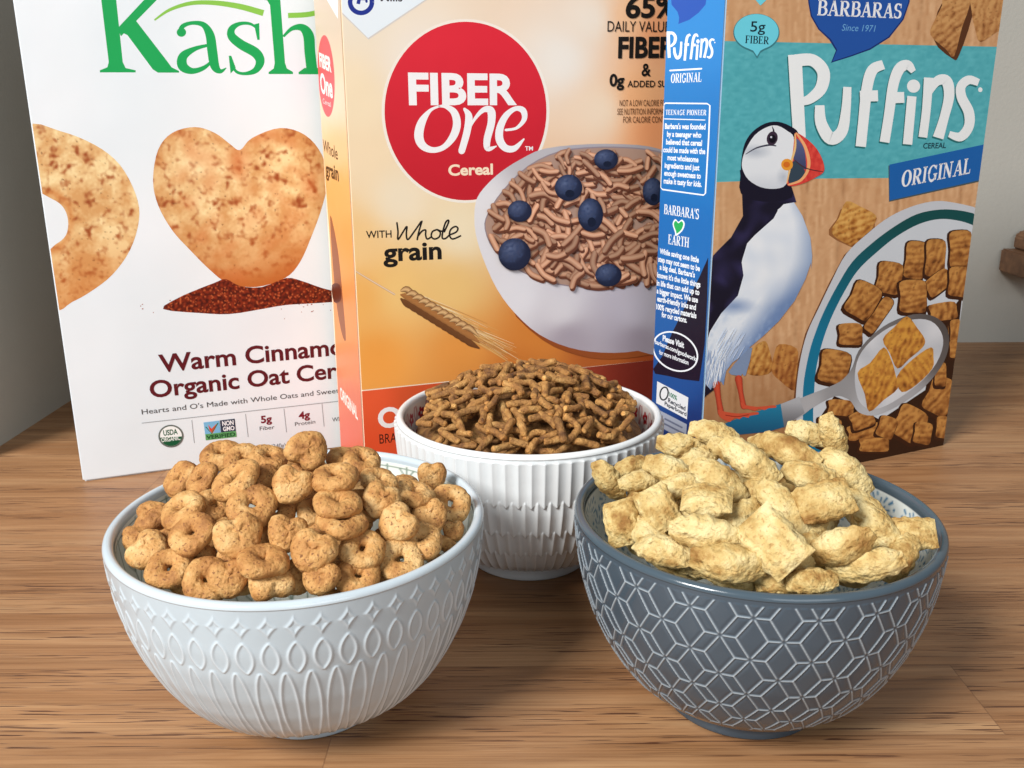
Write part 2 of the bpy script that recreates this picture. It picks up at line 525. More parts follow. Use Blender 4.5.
BOWL_A = (-7.88, 31.45); BOWL_M = (0.83, 43.7); BOWL_C = (8.98, 31.6)
PROF_A = [(z, r * 1.022) for z, r in PROF_A]
make_bowl("pale grey ceramic bowl embossed with leaf outlines, full of oat rings and hearts", *BOWL_A, 6.7, PROF_A, relief_leaf,
          lin((184, 198, 206)), lin((206, 218, 225)), inner_fern, lipcol=lin((192, 204, 211)))
make_bowl("white ceramic bowl with scalloped fluted tiers and a red patterned inside, full of bran twigs", *BOWL_M, 6.6, PROF_M, relief_flute,
          lin((206, 210, 211)), lin((224, 227, 227)), inner_red, NU=1312, NV=200, lipcol=lin((230, 233, 233)))
make_bowl("slate blue ceramic bowl with a pale line geometric pattern, full of puffed pillows", *BOWL_C, 6.7, PROF, relief_blocks,
          lin((68, 81, 92)), lin((186, 198, 206)), inner_blue, NU=1512, NV=260, lipcol=lin((70, 84, 94)), rz=0.06)

# ------------------------------------------------------------------ cereal pieces


def nz3(v, sc, seed):
    return noise.noise(Vector((v[0] * sc + seed, v[1] * sc - seed, v[2] * sc + seed * 0.5)))


def ring_mesh(seed, sq=1.0):
    rnd = random.Random(seed)
    nu, nv = 56, 26
    V = []
    R0, a0 = 0.475, 0.335
    hole = rnd.uniform(0.90, 1.06); thin = rnd.uniform(0.76, 0.88); ph = rnd.uniform(0, 6)
    for j in range(nv):
        v = 2 * PI * j / nv
        for i in range(nu):
            u = 2 * PI * i / nu
            A = a0 * (1 + 0.06 * math.sin(u * 2 + ph) + 0.04 * math.sin(3 * u + 2 * ph))
            x = R0 * hole + A * math.cos(v) * (1.08 if math.cos(v) > 0 else 1.0)
            z = A * thin * 1.02 * math.copysign(abs(math.sin(v)) ** 0.9, math.sin(v))
            el = 1 + 0.07 * math.cos(2 * u + ph * 2)
            p = Vector((x * math.cos(u) * el, x * math.sin(u) / el, z))
            n = Vector((math.cos(v) * math.cos(u), math.cos(v) * math.sin(u), math.sin(v)))
            d = 0.03 * nz3(p, 2.2, seed) + 0.022 * nz3(p, 6, seed + 5) + 0.018 * nz3(p, 14, seed + 9)
            pit = max(0, nz3(p, 5.0, seed + 20) - 0.42)
            p += n * (d - 0.22 * pit)
            V.append(p * CM)
    F_ = []
    for j in range(nv):
        for i in range(nu):
            F_.append((j * nu + i, j * nu + (i + 1) % nu, ((j + 1) % nv) * nu + (i + 1) % nu, ((j + 1) % nv) * nu + i))
    return mesh_np("oat_ring", V, F_)


def heart_mesh(seed):
    rnd = random.Random(seed)
    nu, nv = 64, 30
    V = []
    ph = rnd.uniform(0, 6)
    for j in range(nv + 1):
        la = -PI / 2 + PI * j / nv
        for i in range(nu):
            u = 2 * PI * i / nu
            # heart radius: notch at the top (+y), blunt tip below
            a = u - PI / 2
            a = (a + PI) % (2 * PI) - PI
            notch = math.exp(-(a / 0.42) ** 2)
            tip = math.exp(-((abs(a) - PI) / 0.5) ** 2)
            lobes = math.exp(-((abs(a) - 0.95) / 0.7) ** 2)
            Rr = 0.66 * (1 - 0.25 * notch + 0.12 * tip + 0.12 * lobes)
            c = max(math.cos(la), 0.0) ** 0.62
            x, y = Rr * c * math.cos(u), Rr * c * math.sin(u)
            th = 0.36 * (1 - 0.25 * notch * (c > 0.5))
            z = th * math.copysign(abs(math.sin(la)) ** 0.85, la)
            p = Vector((x, y - 0.03, z))
            n = p.normalized()
            d = 0.045 * nz3(p, 2.0, seed) + 0.026 * nz3(p, 6, seed + 5) + 0.018 * nz3(p, 14, seed + 9)
            for (hx, hy) in ((-0.16, 0.12), (0.17, 0.10), (0.0, -0.22)):
                rr = math.hypot(x - hx, y - hy)
                d -= 0.10 * math.exp(-(rr / 0.055) ** 2) * (abs(la) > 0.5)
            p += n * d
            V.append(p * CM)
    F_ = []
    for j in range(nv):
        for i in range(nu):
            F_.append((j * nu + i, j * nu + (i + 1) % nu, (j + 1) * nu + (i + 1) % nu, (j + 1) * nu + i))
    return mesh_np("oat_heart", V, F_)


def puff_mesh(seed, square=False):
    """a pillow: pinched to a crimp at both short ends, ridged across, bulging sides"""
    rnd = random.Random(seed)
    nu, nv = 72, 60
    ph = rnd.uniform(0, 6); skew = rnd.uniform(-0.16, 0.16); fat = rnd.uniform(0.9, 1.12); bend = rnd.uniform(-0.1, 0.1)
    L, Wd, T = (1.0, rnd.uniform(0.74, 0.82), 0.40 * fat) if square else (1.22, rnd.uniform(0.56, 0.66), 0.47 * fat)
    V = []
    for j in range(nv + 1):
        t = -1 + 2 * j / nv
        tt = math.copysign(1 - (1 - abs(t)) ** 1.25, t)
        x = L * tt
        prof = max(1 - abs(tt) ** (2.2 if square else 1.65), 0.0) ** 1.0
        hz = T * prof + 0.05
        wy = Wd * ((0.90 + 0.10 * prof) if square else (0.42 + 0.58 * prof ** 0.75))
        if j in (0, nv): hz *= 0.5
        for i in range(nu):
            a = 2 * PI * i / nu
            ca, sa = math.cos(a), math.sin(a)
            e = 0.70 if square else 1.0
            y = wy * math.copysign(abs(ca) ** e, ca)
            z = hz * math.copysign(abs(sa) ** 0.85, sa)
            rib = (0.034 if square else 0.008) * math.sin(y * 21 + ph + 1.3 * nz3(Vector((x, y, z)), 1.2, seed)) * prof ** 0.5 * abs(sa) ** 0.6
            scal = 0.030 * math.sin(x * 13 + ph) * abs(ca) ** 3
            p = Vector((x + skew * y, y + scal * math.copysign(1, ca), z + bend * (tt * tt) + rib * math.copysign(1, sa)))
            n = Vector((0.15 * tt, ca, sa)).normalized()
            d = 0.060 * nz3(p, 1.5, seed) + 0.028 * nz3(p, 4.5, seed + 4) + 0.022 * nz3(p, 11, seed + 8)
            p += n * d
            V.append(p * CM)
    F_ = []
    for j in range(nv):
        for i in range(nu):
            F_.append((j * nu + i, j * nu + (i + 1) % nu, (j + 1) * nu + (i + 1) % nu, (j + 1) * nu + i))
    F4 = F_ + [(i, (nu - i) % nu, (nu - i - 1) % nu, i + 1) for i in range(1, nu // 2 - 1)]
    F4 += [(nv * nu + i + 1, nv * nu + (nu - i - 1) % nu, nv * nu + (nu - i) % nu, nv * nu + i) for i in range(1, nu // 2 - 1)]
    return mesh_np("corn_puff", V, F4)


def twig_mesh(seed):
    rnd = random.Random(seed)
    Lh = rnd.uniform(0.38, 0.74); r0 = rnd.uniform(0.15, 0.18)
    k = rnd.choice((0.02, 0.05, 0.1, 0.2, -0.06, 0.4)) * rnd.uniform(0.6, 1.1); k2 = rnd.uniform(-0.3, 0.3)
    n, m = 22, 12
    V = []; K = []; tone = rnd.uniform(0.82, 1.12)
    for j_ in range(-1, n + 2):
        j = min(max(j_, 0), n)
        t = -1 + 2 * j / n
        cx = Lh * t; cy = k * 0.42 * (t * t - 0.4) + 0.02 * math.sin(4 * t + seed); cz = k2 * 0.3 * t ** 3
        tan = Vector((Lh, k * 0.84 * t, k2 * 0.9 * t * t)).normalized()
        N_ = tan.cross(Vector((0, 0, 1))).normalized(); B_ = N_.cross(tan)
        end = 1 - abs(t)
        rad = r0 * (0.9 + 0.1 * min(1, end / 0.2))
        if j in (0, n): rad = r0 * 0.74
        if j_ in (-1, n + 1): rad = r0 * 0.03
        for i in range(m):
            a = 2 * PI * i / m
            dr = N_ * math.cos(a) + B_ * math.sin(a)
            p = Vector((cx, cy, cz)) + dr * rad
            p += dr * (0.028 * nz3(p, 3.0, seed) + 0.022 * nz3(p, 9, seed + 3))
            V.append(p * CM); K.append(tone * (1.5 if j in (0, n) else 1.12 if end < 0.2 else 1.0))
    F_ = []
    for j in range(n + 2):
        for i in range(m):
            F_.append((j * m + i, j * m + (i + 1) % m, (j + 1) * m + (i + 1) % m, (j + 1) * m + i))
    return mesh_np("bran_twig", V, F_, col=np.array(K)[:, None] * np.ones((1, 3)))


def basis(px, py, ax, ay, ang, back=False):
    """rotation whose local z is the face normal given in view terms and local x runs at ANG degrees in the picture"""
    d = ray(px, py); tw = -d / np.linalg.norm(d)
    r_ = rt - tw * (rt @ tw); r_ /= np.linalg.norm(r_)
    u_ = np.cross(tw, r_)
    az = math.sqrt(max(0.02, 1 - ax * ax - ay * ay))
    n = ax * r_ + ay * u_ + az * tw; n /= np.linalg.norm(n)
    a = math.radians(ang)
    x = math.cos(a) * r_ + math.sin(a) * u_
    x = x - n * (x @ n); x /= np.linalg.norm(x)
    y = np.cross(n, x)
    return Matrix(((x[0], y[0], n[0]), (x[1], y[1], n[1]), (x[2], y[2], n[2])))


def dome_hit(px, py, c, dome):
    d = ray(px, py)
    o = np.array([0, 0, CAM_H])
    s = np.linspace(0.75 * c[1] / d[1], 1.3 * c[1] / d[1], 900)
    P = o + d * s[:, None]
    r = np.hypot(P[:, 0] - c[0], P[:, 1] - c[1])
    f = P[:, 2] - dome(r)
    k = np.where((f < 0) & (r < 6.5))[0]
    if len(k) == 0:
        k = [np.argmin(f + np.maximum(r - 6.2, 0) * 5)]
    return P[k[0]]


def clamp_in(P, c, rad, half):
    dx, dy = P[0] - c[0], P[1] - c[1]; r = math.hypot(dx, dy)
    P = np.array(P, float)
    lim = 6.28 - rad
    if r > lim and P[2] < RIM_Z + half + 0.15:
        P[0] = c[0] + dx * lim / r; P[1] = c[1] + dy * lim / r
    return P


def place(name, me, mat, P, rot, scale, label, cat, group):
    o = bpy.data.objects.new(name, me)
    if not me.materials: me.materials.append(mat)
    o.matrix_world = Matrix.Translation(Vector(P) * CM) @ rot.to_4x4() @ Matrix.Diagonal((*scale, 1))
    COL.objects.link(o)
    tag(o, label, cat, group)
    return o


RINGS = [ring_mesh(11 + 7 * k) for k in range(7)]
HEARTS = [heart_mesh(13 + 5 * k) for k in range(6)]
PUFFS = [puff_mesh(17 + 3 * k) for k in range(8)]
SQUARES = [puff_mesh(71 + 3 * k, True) for k in range(4)]
SQ = {1, 6, 7, 18, 19, 22}
TWIGS = [twig_mesh(5 + 11 * k) for k in range(14)]
TWIG_LEN = [random.Random(5 + 11 * k).uniform(0.38, 0.74) for k in range(14)]


def zA(x, y): return 90 + x / 2.2073, 420 + y / 2.2069
def zC(x, y): return 570 + x / 2.087, 400 + y / 2.087


# oat pieces read off the heap: kind, place, size factor, facing (ax, ay), turn, lift, label
OAT = [
    # (kind, x, y, size, ax, ay, ang, lift, label)
    ('R', 290, 78, 1.05, -0.10, 0.78, 5, 0.2, "oat ring lying almost flat on the crest, below the box's green badge"),
    ('R', 394, 84, 0.95, 0.15, 0.80, -5, -0.3, "browner oat ring half hidden in the crest, left of the tall pale heart"),
    ('H', 478, 70, 1.15, 0.10, 0.30, 150, 0.4, "pale puffy oat heart standing as the highest piece of the crest"),
    ('R', 200, 130, 1.05, -0.72, 0.42, 62, 0.2, "larger of two oat rings leaning on edge at the crest's outer end"),
    ('R', 247, 130, 0.90, -0.70, 0.45, 62, 0.3, "smaller oat ring on edge tucked in front of the leaning ring on the crest"),
    ('R', 322, 134, 1.12, -0.62, 0.60, 38, 0.5, "oat ring slanting up to the right just under the flat crest ring"),
    ('H', 386, 132, 0.85, 0.1, 0.3, 60, -0.5, "shaded oat heart wedged between the slanting ring and the upright heart"),
    ('H', 447, 140, 1.05, -0.15, 0.20, -25, 0.3, "plump oat heart facing out below the highest heart"),
    ('R', 541, 128, 1.12, -0.12, 0.86, 12, 0.5, "oat ring on edge, topmost of the three stacked rings"),
    ('R', 600, 92, 1.0, 0.20, 0.75, -8, -0.2, "oat ring at the back of the heap in front of the orange box corner"),
    ('R', 560, 84, 0.9, 0.0, 0.85, 8, -0.5, "dark oat ring peeping out behind the stacked rings"),
    ('R', 546, 184, 1.12, 0.02, 0.84, 10, 0.4, "oat ring in the middle of the three stacked rings"),
    ('R', 556, 225, 1.05, 0.08, 0.84, 8, 0.2, "oat ring at the bottom of the three stacked rings"),
    ('R', 275, 190, 0.85, 0.2, 0.6, -30, -0.5, "small oat ring deep in a shaded gap left of the open ring"),
    ('R', 358, 190, 1.10, 0.0, 0.52, 0, 0.1, "oat ring with its round hole showing, between the slanting ring and the big middle heart"),
    ('H', 135, 214, 1.0, -0.35, 0.62, 100, 0.3, "very pale oat heart lying on its side nearest the bowl's left rim"),
    ('R', 205, 200, 1.12, -0.55, 0.66, 42, 0.5, "oat ring tilted steeply over the pale heart by the left rim"),
    ('H', 90, 250, 0.70, -0.4, 0.4, 20, -0.2, "little brown oat heart squeezed against the left rim"),
    ('R', 226, 251, 1.10, -0.48, 0.50, 38, 0.3, "pale oat ring with a small crooked hole, tilted left of the big middle heart"),
    ('H', 326, 254, 1.20, 0.0, 0.30, 20, 0.5, "large oat heart lying face up in the middle of the heap"),
    ('H', 436, 246, 1.00, 0.15, 0.15, -10, 0.0, "oat heart with pin holes right of the large middle heart"),
    ('H', 122, 288, 1.10, -0.35, 0.45, 60, 0.2, "long oat heart slanting down to the left rim"),
    ('R', 170, 331, 1.05, -0.25, 0.52, 0, 0.0, "oat ring with a pinched hole resting on the front left rim"),
    ('R', 252, 358, 1.05, -0.05, 0.35, 10, 0.0, "oat ring with a dark open hole at the front rim"),
    ('H', 305, 346, 1.00, 0.0, 0.10, 10, 0.2, "upright oat heart at the front rim left of the lowest flat ring"),
    ('R', 382, 311, 1.12, 0.0, 0.82, 5, 0.4, "oat ring lying nearly flat above the front rim, its edge facing out"),
    ('H', 398, 366, 1.10, 0.1, 0.55, 200, 0.1, "brown oat heart lying under the flat ring at the front rim"),
    ('H', 495, 286, 1.15, -0.2, 0.1, -20, 0.5, "big oat heart facing out at the front centre of the heap"),
    ('H', 513, 350, 0.95, -0.3, 0.1, -25, 0.4, "narrow oat heart leaning on the front rim at its middle"),
    ('R', 601, 285, 1.05, 0.08, 0.52, 0, 0.0, "shaded oat ring with a filled in hole right of the big front heart"),
    ('R', 598, 352, 1.05, 0.05, 0.45, 0, 0.0, "oat ring with a dark hole half sunk behind the front rim"),
    ('H', 643, 174, 1.02, 0.2, 0.25, -20, 0.2, "oat heart right of the three stacked rings"),
    ('R', 638, 134, 0.95, 0.25, 0.80, 12, 0.0, "oat ring on edge at the back of the heap, right of the stacked rings"),
    ('H', 683, 226, 1.08, -0.30, 0.30, -50, 0.5, "smooth oval looking oat heart slanting up to the right in the right half"),
    ('R', 716, 162, 0.95, 0.2, 0.84, 0, 0.0, "dark oat ring on edge in front of the upright back heart"),
    ('H', 755, 120, 0.92, 0.1, -0.05, 0, 0.2, "brown oat heart standing upright at the back right, both lobes up"),
    ('R', 797, 185, 1.08, 0.15, 0.25, 0, 0.3, "oat ring facing out with a clear round dark hole near the right rim"),
    ('H', 750, 210, 0.98, 0.0, 0.2, 20, 0.0, "shaded oat heart left of the ring with the clear round hole"),
    ('R', 746, 272, 1.10, 0.05, 0.60, -10, 0.5, "oat ring with a shallow dimple on the front right of the heap"),
    ('H', 808, 243, 0.62, 0.4, 0.1, 10, 0.0, "smallest oat heart, pressed against the right rim"),
    ('R', 694, 313, 1.00, 0.05, 0.48, -15, 0.1, "oat ring with a wide gap like hole behind the right half of the front rim"),
    # the ones peeping through the gaps
    ('H', 450, 345, 0.95, 0.1, 0.2, 40, -0.7, "shaded oat heart sunk between the two front centre hearts"),
    ('R', 235, 308, 0.90, 0.1, 0.6, 0, -0.6, "shaded oat ring sunk left of the upright front heart"),
    ('R', 500, 200, 0.95, 0.0, 0.5, 30, -0.9, "shaded oat ring sunk left of the middle stacked ring"),
    ('H', 560, 300, 0.95, 0.1, 0.3, 70, -0.8, "shaded oat heart sunk behind the big front heart"),
    ('H', 640, 325, 0.95, 0.0, 0.3, 30, -0.7, "shaded oat heart sunk between the two front right rings"),
    ('R', 665, 272, 0.95, 0.2, 0.5, 0, -0.8, "shaded oat ring sunk under the oval looking heart"),
    ('R', 720, 245, 0.95, 0.1, 0.5, 0, -0.8, "shaded oat ring sunk in the right part of the heap"),
    ('H', 275, 245, 0.95, 0.0, 0.3, 10, -0.8, "shaded oat heart sunk between the crooked ring and the large middle heart"),
    ('R', 330, 300, 0.95, 0.0, 0.5, 0, -0.7, "shaded oat ring sunk under the large middle heart"),
    ('R', 410, 200, 0.95, 0.0, 0.5, 0, -0.8, "shaded oat ring sunk behind the pin holed heart"),
    ('H', 160, 270, 0.95, -0.2, 0.4, 10, -0.7, "shaded oat heart sunk beside the slanting long heart"),
    ('R', 600, 190, 0.95, 0.2, 0.5, 0, -0.8, "shaded oat ring sunk behind the middle stacked ring"),
    ('H', 690, 180, 0.95, 0.2, 0.4, 0, -0.7, "shaded oat heart sunk below the dark edge on ring"),
    ('R', 480, 130, 0.95, 0.0, 0.5, 0, -1.0, "shaded oat ring sunk between the plump heart and the top stacked ring"),
    ('R', 778, 292, 0.85, 0.2, 0.5, 0, -0.6, "shaded oat ring sunk at the right end of the front rim"),
    ('R', 340, 90, 0.95, 0.0, 0.5, 0, -0.8, "shaded oat ring sunk behind the flat crest ring"),
    ('H', 110, 262, 0.9, -0.3, 0.4, 0, -0.9, "shaded oat heart sunk low against the left rim"),
    ('R', 215, 345, 0.9, -0.1, 0.5, 0, -0.8, "shaded oat ring sunk between the two front left rings"),
    ('R', 545, 370, 0.9, 0.0, 0.5, 0, -0.8, "shaded oat ring sunk behind the middle of the front rim"),
]


def domeA(r): return RIM_Z - 0.55 + 3.25 * np.clip(1 - (r / 6.3) ** 2, -0.2, 1) ** 1.0
random.seed(4)
for k, (kd, x, y, sz, ax, ay, ang, lift, lab) in enumerate(OAT):
    px, py = zA(x, y)
    P = dome_hit(px, py, BOWL_A, domeA)
    d = ray(px, py); d = d / np.linalg.norm(d)
    P = P - d * lift * (0.8 if lift > 0 else 1.3)
    sz *= 0.92
    P = clamp_in(P, BOWL_A, 0.72 * sz, 0.40)
    rot = basis(px, py, ax, ay, ang)
    if kd == 'R':
        place("oat_ring", RINGS[k % 7], M_OAT, P, rot, (sz, sz, sz), lab, "cereal ring", "oat rings heaped in the pale grey bowl")
    else:
        place("oat_heart", HEARTS[k % 6], M_OAT, P, rot, (sz, sz, sz), lab, "cereal heart", "oat hearts heaped in the pale grey bowl")

# pieces lower in the bowl, seen only in the gaps
random.seed(9)
k = 0
for n_, rad, zlow in ((17, 4.5, 1.35), (11, 2.7, 1.5), (5, 0.9, 1.5)):
    for i in range(n_):
        a = 2 * PI * (i + random.uniform(-0.2, 0.2)) / n_
        x, y = BOWL_A[0] + rad * math.cos(a), BOWL_A[1] + rad * math.sin(a)
        if y > BOWL_A[1] + 3.2: continue
        z = float(domeA(rad)) - zlow + random.uniform(-0.1, 0.1)
        rot = Matrix.Rotation(random.uniform(0, 6), 3, 'Z') @ Matrix.Rotation(random.uniform(-0.6, 0.6), 3, 'X')
        kd = k % 2; k += 1
        place("oat_ring" if kd else "oat_heart", (RINGS if kd else HEARTS)[k % 6], M_OAT, (x, y, z), rot, (1.12,) * 3,
              "oat %s deep in the grey bowl, glimpsed through gaps" % ("ring" if kd else "heart"), "cereal ring" if kd else "cereal heart",
              "oat %s buried in the pale grey bowl" % ("rings" if kd else "hearts"))

PUF = [
    # (x, y, size, ax, ay, ang, lift, label)   ang = long axis
    (80, 168, 0.98, -0.15, -0.55, -68, 0.3, "corn puff standing on end at the left rim of the blue bowl, topmost there"),
    (108, 256, 1.00, -0.35, 0.10, -75, 0.3, "corn puff with a torn pinched end leaning on the left rim below the standing one"),
    (128, 138, 0.85, -0.1, 0.6, 20, -0.4, "browner shaded corn puff behind the standing one, next to the white bowl"),
    (231, 97, 1.00, 0.0, -0.2, -10, 0.3, "ribbed corn puff lying across at the back left below the blue box side"),
    (209, 147, 1.02, 0.0, 0.35, -22, 0.5, "plump corn puff under the ribbed one at the back left"),
    (147, 168, 0.85, 0.0, 0.5, 15, 0.1, "small looking corn puff peeping out left of the plump one"),
    (185, 228, 1.02, -0.05, 0.25, -65, 0.2, "square looking corn puff seen flat on, right of the torn one"),
    (286, 210, 1.05, 0.0, 0.72, -6, 0.6, "block shaped corn puff with a ridged side lying across the left half"),
    (311, 170, 1.12, 0.15, 0.20, -38, 0.1, "long corn puff slanting down to the right behind the block shaped one"),
    (284, 277, 1.22, 0.0, -0.45, -12, 0.75, "pale almond shaped corn puff lying across in front of the block shaped one"),
    (195, 314, 1.05, -0.1, 0.6, -30, 0.2, "corn puff slanting behind the front left rim"),
    (326, 353, 1.22, 0.0, -0.45, -10, 0.55, "very pale long corn puff resting along the front rim"),
    (300, 70, 1.02, 0.0, 0.35, -15, 0.0, "corn puff on the back of the heap just left of the two biggest crest puffs"),
    (375, 128, 1.22, 0.05, 0.15, -40, 0.6, "big pale corn puff on the crest slanting down to the right, ridged edge showing"),
    (459, 108, 1.22, -0.1, 0.35, -30, 0.4, "golden almond shaped corn puff on the crest under the spoon handle"),
    (549, 77, 1.02, 0.2, -0.4, -72, 0.5, "corn puff standing on end, the highest at the right of the crest"),
    (575, 150, 1.15, 0.35, 0.3, -42, 0.1, "corn puff sloping down to the right below the highest standing one"),
    (445, 225, 1.15, 0.1, 0.2, -50, -0.2, "shaded corn puff behind the square flat one in the middle"),
    (531, 212, 1.12, 0.05, 0.35, 18, 0.8, "square corn puff lying flat on top of the right half, grooved across"),
    (424, 296, 1.30, -0.2, 0.10, -48, 0.8, "largest corn puff, a slanted four cornered pillow at the front centre"),
    (561, 306, 1.18, 0.0, -0.60, 33, 0.6, "almond shaped corn puff rising to the right, right of the largest one"),
    (640, 262, 1.05, 0.3, 0.25, -50, -0.2, "shaded knobbly corn puff left of the scalloped one"),
    (716, 279, 0.90, 0.1, 0.25, 1, 0.6, "scalloped corn puff alone at the right rim of the blue bowl"),
    (632, 354, 1.20, 0.0, -0.45, 14, 0.5, "corn puff resting along the right half of the front rim"),
    (505, 379, 0.80, 0.0, 0.3, 5, 0.0, "end of a corn puff just showing over the middle of the front rim"),
    (403, 352, 1.05, 0.0, 0.2, -40, -0.5, "dark shaded corn puff under the largest one"),
    (348, 250, 1.00, 0.0, 0.3, 40, -0.5, "shaded corn puff in the gap between the almond and the largest one"),
    (385, 195, 1.00, 0.0, 0.3, 10, -0.7, "shaded corn puff sunk under the big crest puff"),
    (690, 330, 0.95, 0.2, 0.2, 60, -0.3, "corn puff end tucked behind the one on the right front rim"),
    (500, 270, 1.05, 0.0, 0.3, 60, -0.7, "shaded corn puff sunk under the square flat one"),
    (240, 250, 1.05, 0.0, 0.3, 30, -0.7, "shaded corn puff sunk behind the pale almond one"),
    (600, 300, 1.05, 0.1, 0.3, 30, -0.9, "shaded corn puff sunk between the rising almond and the rim"),
    (500, 330, 1.05, 0.1, 0.3, 30, -0.9, "shaded corn puff sunk right of the largest one"),
    (150, 220, 1.0, -0.1, 0.3, 30, -0.9, "shaded corn puff sunk right of the standing one"),
    (260, 130, 1.0, -0.1, 0.3, 30, -0.9, "shaded corn puff sunk under the ribbed one"),
    (420, 90, 0.95, 0, 0.4, 0, -0.6, "corn puff sunk between the two big crest puffs"),
    (500, 70, 0.95, 0, 0.4, -20, -0.6, "corn puff tip behind the golden crest puff"),
    (230, 180, 1.0, 0.0, 0.4, 20, -0.3, "corn puff in the gap between the plump and the block shaped one"),
    (340, 110, 1.0, 0.0, 0.4, -30, -0.3, "corn puff in the gap left of the big crest puff"),
    (600, 215, 1.0, 0.2, 0.4, -30, -0.3, "corn puff in the gap between the flat square one and the right rim"),
    (480, 330, 1.0, 0.1, 0.2, 50, -0.35, "corn puff in the gap below the largest one"),
    (165, 285, 1.0, -0.2, 0.2, -40, -0.35, "corn puff in the gap below the square looking one"),
    (505, 160, 1.1, 0.1, 0.4, -20, -0.25, "corn puff filling the gap between the golden crest puff and the flat square one"),
    (450, 372, 1.0, 0.0, 0.3, 10, -0.5, "corn puff tip low behind the front rim below the largest puff"),
    (250, 335, 1.0, 0.0, 0.3, -20, -0.5, "corn puff low behind the front rim between two pale puffs"),
]


def domeC(r): return RIM_Z - 0.5 + 2.5 * np.clip(1 - (r / 6.6) ** 2, -0.1, 1)
for k, (x, y, sz, ax, ay, ang, lift, lab) in enumerate(PUF):
    px, py = zC(x, y)
    P = dome_hit(px, py, BOWL_C, domeC)
    d = ray(px, py); d = d / np.linalg.norm(d)
    P = P - d * lift * (0.9 if lift > 0 else 1.5)
    sz *= 0.84
    P = clamp_in(P, BOWL_C, 0.62 * sz, 0.42)
    rot = basis(px, py, ax, ay, ang)
    sz *= 0.97
    place("corn_puff", SQUARES[k % 4] if k in SQ else PUFFS[(k * 5) % 8], M_PUFF, P, rot, (sz, sz, sz), lab, "cereal puff", "corn puffs heaped in the slate blue bowl")

for n_, rad, zlow in ((13, 4.4, 1.5), (8, 2.4, 1.7), (2, 0.6, 1.7)):
    for i in range(n_):
        a = 2 * PI * (i + random.uniform(-0.2, 0.2)) / n_
        x, y = BOWL_C[0] + rad * math.cos(a), BOWL_C[1] + rad * math.sin(a)
        if y > BOWL_C[1] + 3.0 or (x > BOWL_C[0] + 3.4 and y > BOWL_C[1]): continue
        z = float(domeC(rad)) - zlow + random.uniform(-0.1, 0.1)
        rot = Matrix.Rotation(a + PI / 2 + random.uniform(-0.4, 0.4), 3, 'Z') @ Matrix.Rotation(random.uniform(-0.4, 0.4), 3, 'X')
        place("corn_puff", PUFFS[(i * 3) % 8], M_PUFF, (x, y, z), rot, (1.05,) * 3,
              "corn puff deep in the blue bowl, glimpsed through gaps", "cereal puff", "corn puffs buried in the slate blue bowl")

# bran twigs: 200 laid tangent to the heap


def domeM(r): return RIM_Z - 0.45 + 2.45 * np.clip(1 - (np.asarray(r) / 6.0) ** 2, 0, 1) ** 0.9
random.seed(21)
pts = []
tries = 0
while len(pts) < 292 and tries < 60000:
    tries += 1
    a = random.uniform(0, 2 * PI); r = 5.55 * math.sqrt(random.random())
    layer = 0 if len(pts) < 205 else -1
    p = (r * math.cos(a), r * math.sin(a))
    dmin = 0.43 if layer == 0 else 0.42
    if p[1] > 3.1: continue
    if abs(p[0]) > 4.95: continue
    if all((p[0] - q[0]) ** 2 + (p[1] - q[1]) ** 2 > dmin ** 2 for q in pts if q[2] == layer):
        pts.append((p[0], p[1], layer))
HIDE = set()


def twig_label(x, y, r, layer, k):
    shape = ("short" if TWIG_LEN[k % 14] < 0.55 else "middling" if TWIG_LEN[k % 14] < 0.70 else "long")
    where = ("on the crest of the heap" if r < 1.9 else "low at the front rim" if y < -3.9 else
             "on the far left of the heap" if x < -3.4 else "on the far right of the heap" if x > 3.4 else
             "on the front slope" if y < 0 else "on the back slope")
    return "%s brown bran twig %s%s" % (shape, "sunk in a gap " if layer else "", where)



for k, (x, y, layer) in enumerate(pts):
    r = math.hypot(x, y)
    z = float(domeM(r)) + (random.uniform(-0.26, 0.30) if layer == 0 else -0.45)
    slope = (float(domeM(r + 0.1)) - float(domeM(max(r - 0.1, 0)))) / (0.2 if r > 0.1 else 0.1 + r)
    n = Vector((-slope * x / max(r, 1e-3), -slope * y / max(r, 1e-3), 1)).normalized()
    ang = random.uniform(0, 2 * PI)
    t_ = Vector((math.cos(ang), math.sin(ang), random.uniform(-0.55, 0.55) if layer == 0 else 0))
    if layer == 0 and random.random() < 0.12: t_.z += random.choice((0.8, 1.2))
    t_ = (t_ - n * t_.dot(n) * 0.75).normalized()
    n2 = (n - t_ * n.dot(t_)).normalized(); b = n2.cross(t_)
    if random.random() < 0.4: n2, b = b, -n2
    rot = Matrix(((t_[0], b[0], n2[0]), (t_[1], b[1], n2[1]), (t_[2], b[2], n2[2])))
    s_ = random.uniform(0.88, 1.08)
    if k in HIDE: continue
    place("bran_twig", TWIGS[k % 14], M_BRAN, (BOWL_M[0] + x, BOWL_M[1] + y, z), rot, (s_, s_, s_),
          twig_label(x, y, r, layer, k), "cereal twig", "bran twigs heaped in the white bowl")
